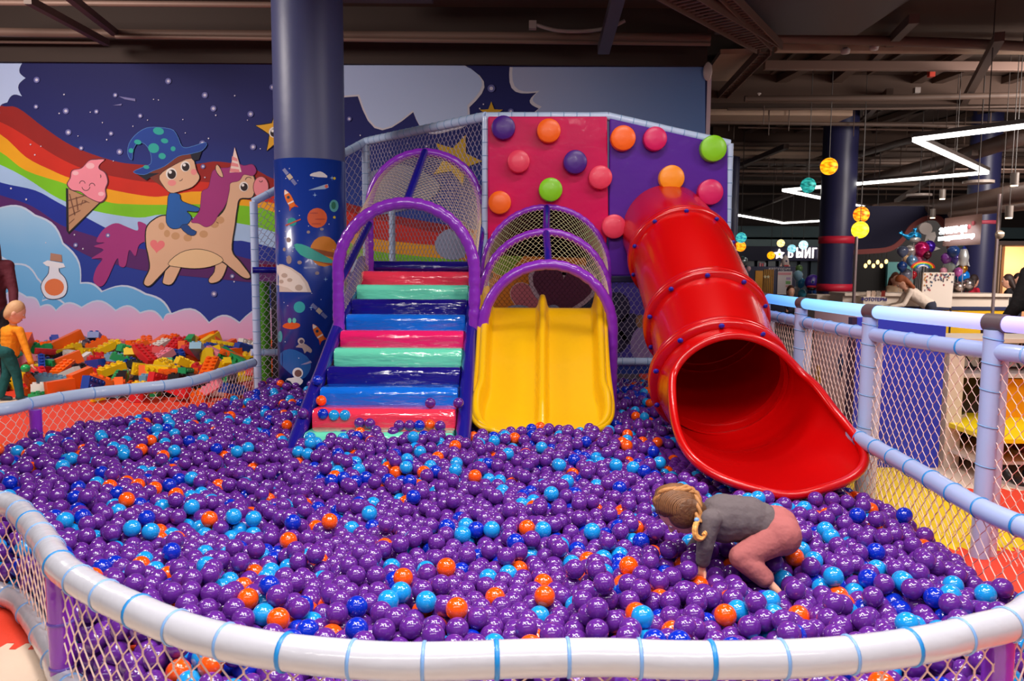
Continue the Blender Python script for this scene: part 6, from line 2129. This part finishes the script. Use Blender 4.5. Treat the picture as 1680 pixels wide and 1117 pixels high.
pbox(1416, 487, 1454, 501, 13.1, .2).build('shell', M('photo_white', (236, 220, 204), .5), PBx, bevel=.003)
text_mesh('ФОТОТЕРМ', 0.074, M('ink_blue', (40, 30, 130), .6), 'lettering', PBx, up_mat(1434, 491.5, 13.09), 0.002, 0.002)
for k in range(4):
    x = 1422 + k * 8
    o = setp(pbox(x, 477, x + 6.6, 486.5, 13.2, .01).build('photo_card', M('card_%d' % k, ((236, 212, 196), (230, 200, 180), (206, 190, 180), (214, 90, 80))[k], .5)), ('pale card with a small figure, left end of the row', 'cream card, second of the row', 'grey patterned card, third of the row', 'red-marked card, right end of the row')[k] + ' on the white box', 'card')
    # small printed figure
WBd = thing('photo_board', P(1542, 500, 12.9), 'white standing board with a collage of tiny photos round its top', 'board')
qs = [P(1515, 447, 13.0), P(1566, 447, 12.9), P(1561, 505, 12.9), P(1511, 502, 13.0)]
lo1, lo2 = V((qs[2].x, qs[2].y, 0.0)), V((qs[3].x, qs[3].y, 0.0))
mb = MB(); mb.prism(qs, (0, .04, 0)); mb.build('board', M('board_white', (236, 220, 206), .5), WBd, bevel=.004)
for q_ in (qs[2], qs[3]):
    mb = MB(); mb.tube([V((q_.x, q_.y + .02, 0)), V((q_.x, q_.y + .02, q_.z))], .015, 8); mb.build('leg', M('leg_dark', (60, 50, 50), .4), WBd)
random.seed(9)
for k in range(64):
    u = random.uniform(0.02, .94); v = random.random() ** 1.6 * (0.34 if .25 < u < .7 else 0.5) * (.55 if .3 < u < .6 else 1)
    a_ = qs[0].lerp(qs[1], u); b_ = qs[3].lerp(qs[2], u); p_ = a_.lerp(b_, v + .02)
    mb = MB(); mb.box(p_.x, p_.x + .018, p_.y - .008, p_.y - .001, p_.z - .028, p_.z)
    mb.build('tiny_photo', M('tiny_%d' % (k % 6), ((170, 60, 60), (50, 50, 70), (200, 140, 70), (90, 60, 50), (60, 90, 120), (130, 110, 130))[k % 6], .5), WBd)

# navy kiosk
KY = 18
KI = thing('ticket_kiosk', P(1270, 490, KY), 'navy kiosk with golden lattice door and a white notice', 'kiosk')
a = P(1228, 437, KY); b = P(1306, 437, KY)
mb = MB(); mb.box(a.x, b.x, KY, KY + 1, 0, a.z); mb.build('shell', M('kiosk_navy', (46, 48, 84), .5), KI, bevel=.01)
pbox(1238, 444, 1252, 490, KY - .03, .03).build('gold_panel', M('kiosk_gold', (236, 160, 16), .4), KI)
pbox(1252, 442, 1269, 490, KY - .03, .03).build('lattice_back', M('kiosk_olive', (130, 96, 24), .5), KI)
for k in range(6):
    x = 1253 + k * 3
    pbox(x, 442, x + 1, 490, KY - .05, .02).build('lattice_bar', M('kiosk_gold', (236, 160, 16), .4), KI)
for x in (1255.5, 1260.5):
    mb = MB(); mb.prism([P(u, v, KY - .07) for u, v in star(x, 454, 3, .5)], (0, .02, 0)); mb.build('star', M('star_pale', (240, 226, 180), .4), KI)
pbox(1275, 445, 1300, 483, KY - .03, .03).build('notice', M('notice_white', (226, 214, 214), .5), KI)
for (x0_, y0_, x1_, y1_, c_) in ((1290, 455, 1297, 459, (190, 160, 200)), (1289, 461, 1297, 466, (130, 180, 110)), (1289, 468, 1297, 471, (220, 160, 150)), (1277, 447, 1298, 451, (226, 150, 160)), (1290, 474, 1296, 480, (60, 50, 70))):
    pbox(x0_, y0_, x1_, y1_, KY - .035, .006).build('printed_patch', M('np_%d_%d_%d' % c_, c_, .6), KI)
text_mesh('категории', 0.10, M('kiosk_text', (214, 206, 214), .5), 'lettering', KI, up_mat(1279, 441, KY - .02), 0.004, 0.001)
mb = MB(); c = P(1288, 437, KY + .2)
rk = thing('toy_rocket', c, 'white toy rocket with red fins standing on the kiosk', 'toy')
mb.lathe(c, [(0.0001, 0.0), (.07, .01), (.085, .1), (.06, .2), (.0001, .27)], 14); mb.build('hull', M('toy_white', (226, 210, 204), .4), rk, True)
for s_ in (-1, 1):
    mb = MB(); mb.prism([c + V((s_ * .06, 0, 0)), c + V((s_ * .12, 0, 0)), c + V((s_ * .07, 0, .12))], (0, .02, 0)); mb.build('fin', M('toy_pale', (236, 200, 190), .4), rk)
mb = MB(); mb.box(c.x - .05, c.x + .05, c.y - .10, c.y - .07, c.z + .0, c.z + .035); mb.build('base_band', M('toy_red', (200, 30, 40), .4), rk)
mb = MB(); mb.ball(c + V((0, -.075, .12)), .025, 10, 8); mb.build('porthole', M('toy_blue', (60, 60, 110), .3), rk, True)
for k in range(3):
    x = 1246 + k * 4
    setp(pbox(x, 431 + k % 2, x + 2.6, 437, KY + .2, .05).build('toy_figure', M('toy_pink%d' % k, ((226, 130, 140), (214, 60, 80), (200, 200, 210))[k], .4), bevel=.004), ('pink', 'red', 'pale')[k] + ' little toy standing on the left of the kiosk top', 'toy')


# balloons
def balloon(x, y, r, Y, rgb, lab, grp, sq=1.1, met=0.0, ty=None):
    c = P(x, y, Y); R = r * Y / FPX
    t = thing('balloon', c - V((0, 0, R * sq)), lab, 'balloon', grp)
    mb = MB(); mb.lathe(c, [(0.0001, -R * sq * 1.08), (R * .12, -R * sq * 1.02), (R * .55, -R * sq * .78), (R * .88, -R * sq * .35), (R, R * .1), (R * .88, R * sq * .52), (R * .5, R * sq * .86), (0.0001, R * sq)], 16)
    mb.build('skin', M('bln_%d_%d_%d_%d' % (*rgb, met > 0), rgb, 0.16 if not met else 0.22, metal=met, coat=.4), t, True)
    mb = MB(); mb.lathe(c, [(R * .05, -R * sq * 1.06), (R * .14, -R * sq * 1.18)], 8); mb.build('knot', M('bln_%d_%d_%d_%d' % (*rgb, met > 0), rgb), t, True)
    foot = 0.0 if ty is None else ty
    mb = MB(); mb.tube([c - V((0, 0, R * sq * 1.15)), V((c.x, c.y, foot))], .004, 4); mb.build('ribbon', M('ribbon', (170, 160, 160), .5), t)
    return c, R


G1 = 'balloons of the tall bunch left of the hanging sign'
bl = [(1481, 412, 9, (90, 100, 130), 'slate balloon at the left edge of the tall bunch'), (1480, 437, 8, (20, 60, 130), 'dark blue balloon low on the left of the tall bunch'), (1493, 412, 10, (206, 196, 190), 'pearl white balloon in the tall bunch', .6), (1486, 451, 10, (110, 110, 130), 'grey balloon at the foot of the tall bunch'),
      (1512, 409, 12, (220, 20, 110), 'hot pink balloon in the middle of the tall bunch', .5), (1508, 424, 8, (240, 130, 170), 'soft pink balloon under the hot pink one', .4), (1524, 405, 10, (70, 20, 170), 'violet balloon right of the hot pink one', .5), (1496, 428, 9, (130, 180, 226), 'icy blue balloon low in the tall bunch', .5),
      (1487, 425, 6, (246, 200, 150), 'peach balloon on the left of the tall bunch'), (1498, 451, 6, (210, 20, 40), 'small red balloon at the foot of the tall bunch'), (1475, 458, 6, (30, 60, 60), 'dark teal balloon at the very bottom left of the bunch'), (1504, 440, 8, (150, 170, 200), 'pale grey-blue balloon under the icy one', .5), (1521, 418, 7, (90, 20, 40), 'wine balloon at the right of the tall bunch', .4)]
for b_ in bl:
    balloon(b_[0], b_[1], b_[2], 14.1 + (b_[0] % 5) * .07, b_[3], b_[4], G1, met=b_[5] if len(b_) > 5 else 0)
# whale shaped foil balloon
c = P(1500, 388, 13.9); wh = thing('whale_balloon', c - V((0, 0, .12)), 'shiny blue whale shaped foil balloon on top of the bunch', 'balloon')
FB = M('foil_blue', (30, 150, 214), .2, metal=.6); FWh = M('foil_white', (206, 206, 206), .25, metal=.5)
blob('foil_body', [('e', c, (.125, .07, .085)), ('c', c + V((-.08, 0, -.02)), c + V((-.20, 0, .03)), .05, .02), ('c', c + V((-.20, 0, .03)), c + V((-.23, 0, .08)), .02, .018), ('c', c + V((-.20, 0, .03)), c + V((-.26, 0, .06)), .018, .016), ('c', c + V((0, 0, .07)), c + V((.02, 0, .13)), .02, .022), ('s', c + V((-.015, 0, .125)), .02)], FB, wh, .008, 3)
mb = MB(); mb.ball(c + V((.0, -.03, -.05)), (.10, .06, .05), 14, 10); mb.build('belly', FWh, wh, True)
mb = MB(); mb.ball(c + V((-.03, -.068, .01)), (.018, .008, .018), 10, 8); mb.build('eye', M('foil_eye', (30, 30, 50), .3), wh, True)
# rainbow foil
c = P(1516, 437, 13.9); mb0 = c; rb = RBB = thing('rainbow_balloon', c - V((0, 0, .05)), 'rainbow arch foil balloon at the right of the bunch', 'balloon')
for k, rgb in enumerate(((226, 60, 50), (246, 190, 30), (60, 170, 90), (60, 110, 210), (230, 230, 236))):
    r_ = .20 - k * .03
    mb = MB(); mb.tube([c + V((-.02 + r_ * math.cos(a_) * 1.0, 0, r_ * .55 * math.sin(a_) - .03)) for a_ in [PI * i / 14 for i in range(15)]], .016, 8); mb.build('arch_band', M('rbw_%d' % k, rgb, .25, metal=.3), rb, True)
G2 = 'balloons of the bunch under the hanging sign'
bl = [(1564, 413, 10, (40, 70, 130), 'dusty blue balloon at the top of the bunch under the sign'), (1553, 424, 9, (140, 70, 170), 'lilac balloon left in the bunch under the sign'), (1568, 424, 8, (90, 70, 170), 'violet-blue balloon in the bunch under the sign'), (1557, 438, 9, (190, 210, 200), 'pale mint balloon in the bunch under the sign'), (1563, 437, 8, (30, 70, 70), 'dark green globe balloon in the bunch under the sign'),
      (1548, 445, 6, (226, 150, 170), 'small pink balloon at the left foot of the bunch'), (1572, 446, 7, (190, 90, 170), 'orchid balloon behind the photo board'), (1580, 441, 7, (190, 120, 30), 'gold balloon right of the photo board', .7), (1579, 454, 11, (20, 120, 214), 'large bright blue balloon right of the photo board'),
      (1588, 467, 10, (170, 160, 160), 'silver balloon low right of the photo board', .9), (1572, 472, 10, (180, 160, 150), 'silver balloon at the counter edge', .9)]
for b_ in bl:
    balloon(b_[0], b_[1], b_[2], 14.1 + (b_[0] % 4) * .08, b_[3], b_[4], G2, met=b_[5] if len(b_) > 5 else 0)
c = P(1581, 421, 13.8); rb = RKB = thing('rocket_balloon', c - V((0, 0, .2)), 'white rocket foil balloon with blue nose beside the navy column', 'balloon')
mb = MB(); mb.lathe(c, [(.0001, -.17), (.07, -.14), (.085, 0), (.06, .1), (.045, .13)], 16); mb.build('hull', FWh, rb, True)
mb = MB(); mb.lathe(c, [(.045, .13), (.03, .16), (.0001, .19)], 16); mb.build('nose', M('foil_navy', (20, 40, 130), .25, metal=.4), rb, True)
for s_ in (-1, 1):
    mb = MB(); mb.prism([c + V((s_ * .07, 0, -.02)), c + V((s_ * .12, 0, -.17)), c + V((s_ * .05, 0, -.13))], (0, .03, 0)); mb.build('fin', FWh, rb)
G3 = 'balloons of the column beside the kiosk'
for k, (x, y, r, rgb, lab) in enumerate(((1309, 452, 8, (150, 196, 220), 'pale blue balloon at the top of the kiosk bunch'), (1314, 464, 8, (60, 150, 200), 'mid blue balloon in the kiosk bunch'), (1308, 477, 7, (210, 206, 210), 'white balloon low in the kiosk bunch'), (1316, 482, 7, (70, 170, 200), 'cyan balloon at the foot of the kiosk bunch'),
                                         (1311, 441, 6, (90, 130, 70), 'olive balloon above the kiosk bunch'), (1332, 477, 7, (30, 70, 140), 'navy balloon left of the column foot'), (1340, 484, 7, (40, 90, 170), 'deep blue balloon at the column foot'), (1219, 429, 8, (150, 166, 170), 'silver balloon beside the tube slide'), (1222, 444, 5, (60, 130, 190), 'little blue balloon beside the tube slide'), (1228, 441, 4, (230, 180, 190), 'little pink balloon beside the tube slide'))):
    balloon(x, y, r, 16.5 + .1 * (k % 3), rgb, lab, G3, met=.8 if 'silver' in lab else 0)
c = P(1333, 463, 16.3); mo = thing('monster_balloon', c - V((0, 0, .18)), 'purple and red one-eyed foil balloon beside the navy column', 'balloon')
mb = MB(); mb.ball(c, (.16, .08, .16), 18, 12); mb.build('skin', M('mon_purple', (70, 30, 150), .3), mo, True)
mb = MB(); mb.ball(c + V((-.02, -.05, .01)), (.045, .04, .045), 14, 8); mb.build('eye', M('mon_eye', (210, 210, 230), .2), mo, True)
mb = MB(); mb.ball(c + V((-.02, -.085, .01)), (.024, .02, .024), 12, 8); mb.build('pupil', M('mon_pupil', (30, 60, 170), .2), mo, True)
mb = MB(); mb.ball(c + V((-.02, -.04, -.09)), (.12, .06, .035), 14, 8); mb.build('lip', M('mon_red', (200, 20, 50), .3), mo, True)
mb = MB(); mb.ball(c + V((-.03, -.05, -.13)), (.10, .05, .04), 14, 8); mb.build('jaw', M('mon_black', (16, 14, 20), .3), mo, True)
for c_, t_ in ((P(1500, 388, 13.9), wh), (P(1581, 421, 13.8), RKB), (P(1333, 463, 16.3), mo), (P(1516, 437, 13.9), RBB)):
    mb = MB(); mb.tube([c_, V((c_.x, c_.y, 0.0))], .006, 5); mb.build('stick', M('ribbon', (170, 160, 160), .5), t_)
# white cut-out hanging behind the bunch
HC = thing('hanging_cutout', P(1530, 380, 14.5), 'white cloud shaped cut-out board hanging above the balloons', 'cut-out')
mb = MB(); mb.prism([P(x, y, 14.5) for x, y in ell(1519, 375, 11, 10, 18)], (0, .04, 0)); mb.build('cloud_board', M('cut_white', (176, 166, 160), .5), HC)
mb = MB(); mb.prism([P(x, y, 14.55) for x, y in ((1520, 384), (1534, 380), (1536, 388), (1530, 402), (1543, 408), (1526, 413), (1516, 400))], (0, .04, 0)); mb.build('wing_board', M('cut_white', (176, 166, 160), .5), HC)
mb = MB(); mb.prism([P(x, y, 14.45) for x, y in ((1523, 392), (1534, 407), (1524, 409))], (0, .02, 0)); mb.build('green_inset', M('cut_green', (130, 140, 60), .5), HC)
mb = MB(); mb.tube([P(1522, 366, 14.5), V((P(1522, 366, 14.5).x, 14.5, 4.3))], .006, 5); mb.build('wire', HOUS, HC)
# people of the hall
def hall_person(x, yh, Y, h, fd, rgb_t, rgb_h, lab, lean=0.0, hair='long', arms=0.3, zb=None):
    hp = P(x, yh, Y); z0 = hp.z - (h - 0.11)
    J = standing(hp.x, Y, h, fd, lean, arms, .05, zb=0 if zb is None else zb)
    off = hp - J['head']; off.y = 0
    if zb is None: off.z = 0
    for k in J:
        if k not in ('face', 'up'): J[k] = J[k] + off
    figure('person', (hp.x, Y, 0), lab, J, h / 1.75, dict(skin=SKIN, top=cloth('top_%d_%d_%d' % rgb_t, rgb_t), legs=cloth('legs_dark', (40, 42, 60)), hair=M('hair_%d_%d_%d' % rgb_h, rgb_h, .6), shoes=M('shoe_black', (18, 16, 18), .5)), hair, hs=0.98, voxel=0.02)


def hh(y, Y): return P(1500, y, Y).z + 0.12
hall_person(1484, 466, 12.8, 1.34, PI * .93, (226, 206, 190), (150, 74, 34), 'woman in a cream top bending over the counter', lean=0.95, arms=.9)
hall_person(1467, 466, 14.6, hh(463, 14.6), -PI / 2, (190, 160, 130), (110, 60, 36), 'brown-haired person in a beige top behind the counter', arms=.2)
hall_person(1598, 470, 14.6, hh(466, 14.6), 0.4, (190, 20, 50), (44, 28, 28), 'dark-haired woman in a red top left of the pale pole')
hall_person(1654, 470, 13.7, hh(466, 13.7), PI * .8, (30, 26, 30), (50, 32, 28), 'dark-haired woman in a black coat below the alcove')
hall_person(1668, 467, 14.6, hh(463, 14.6), -PI / 2, (24, 22, 26), (40, 26, 24), 'person in a dark coat behind the woman in black', hair='short')
hall_person(1296, 490, 15.5, hh(486, 15.5), -PI / 2, (60, 50, 80), (80, 44, 30), 'brown-haired child in front of the kiosk notice', hair='short')
J = standing(P(1722, 500, 6.2).x, 6.2, 1.55, PI * .55, .12, .3, .08)
figure('person', (J['hips'].x, 6.2, 0), 'person in a puffy black coat cut off by the right edge', J, 1.12, dict(skin=SKIN, top=cloth('coat_black', (16, 15, 18)), legs=cloth('legs_dark', (40, 42, 60)), hair=M('hair_44_28_28', (44, 28, 28), .6), shoes=M('shoe_black', (18, 16, 18), .5)), 'long', hs=1.0, voxel=0.02)
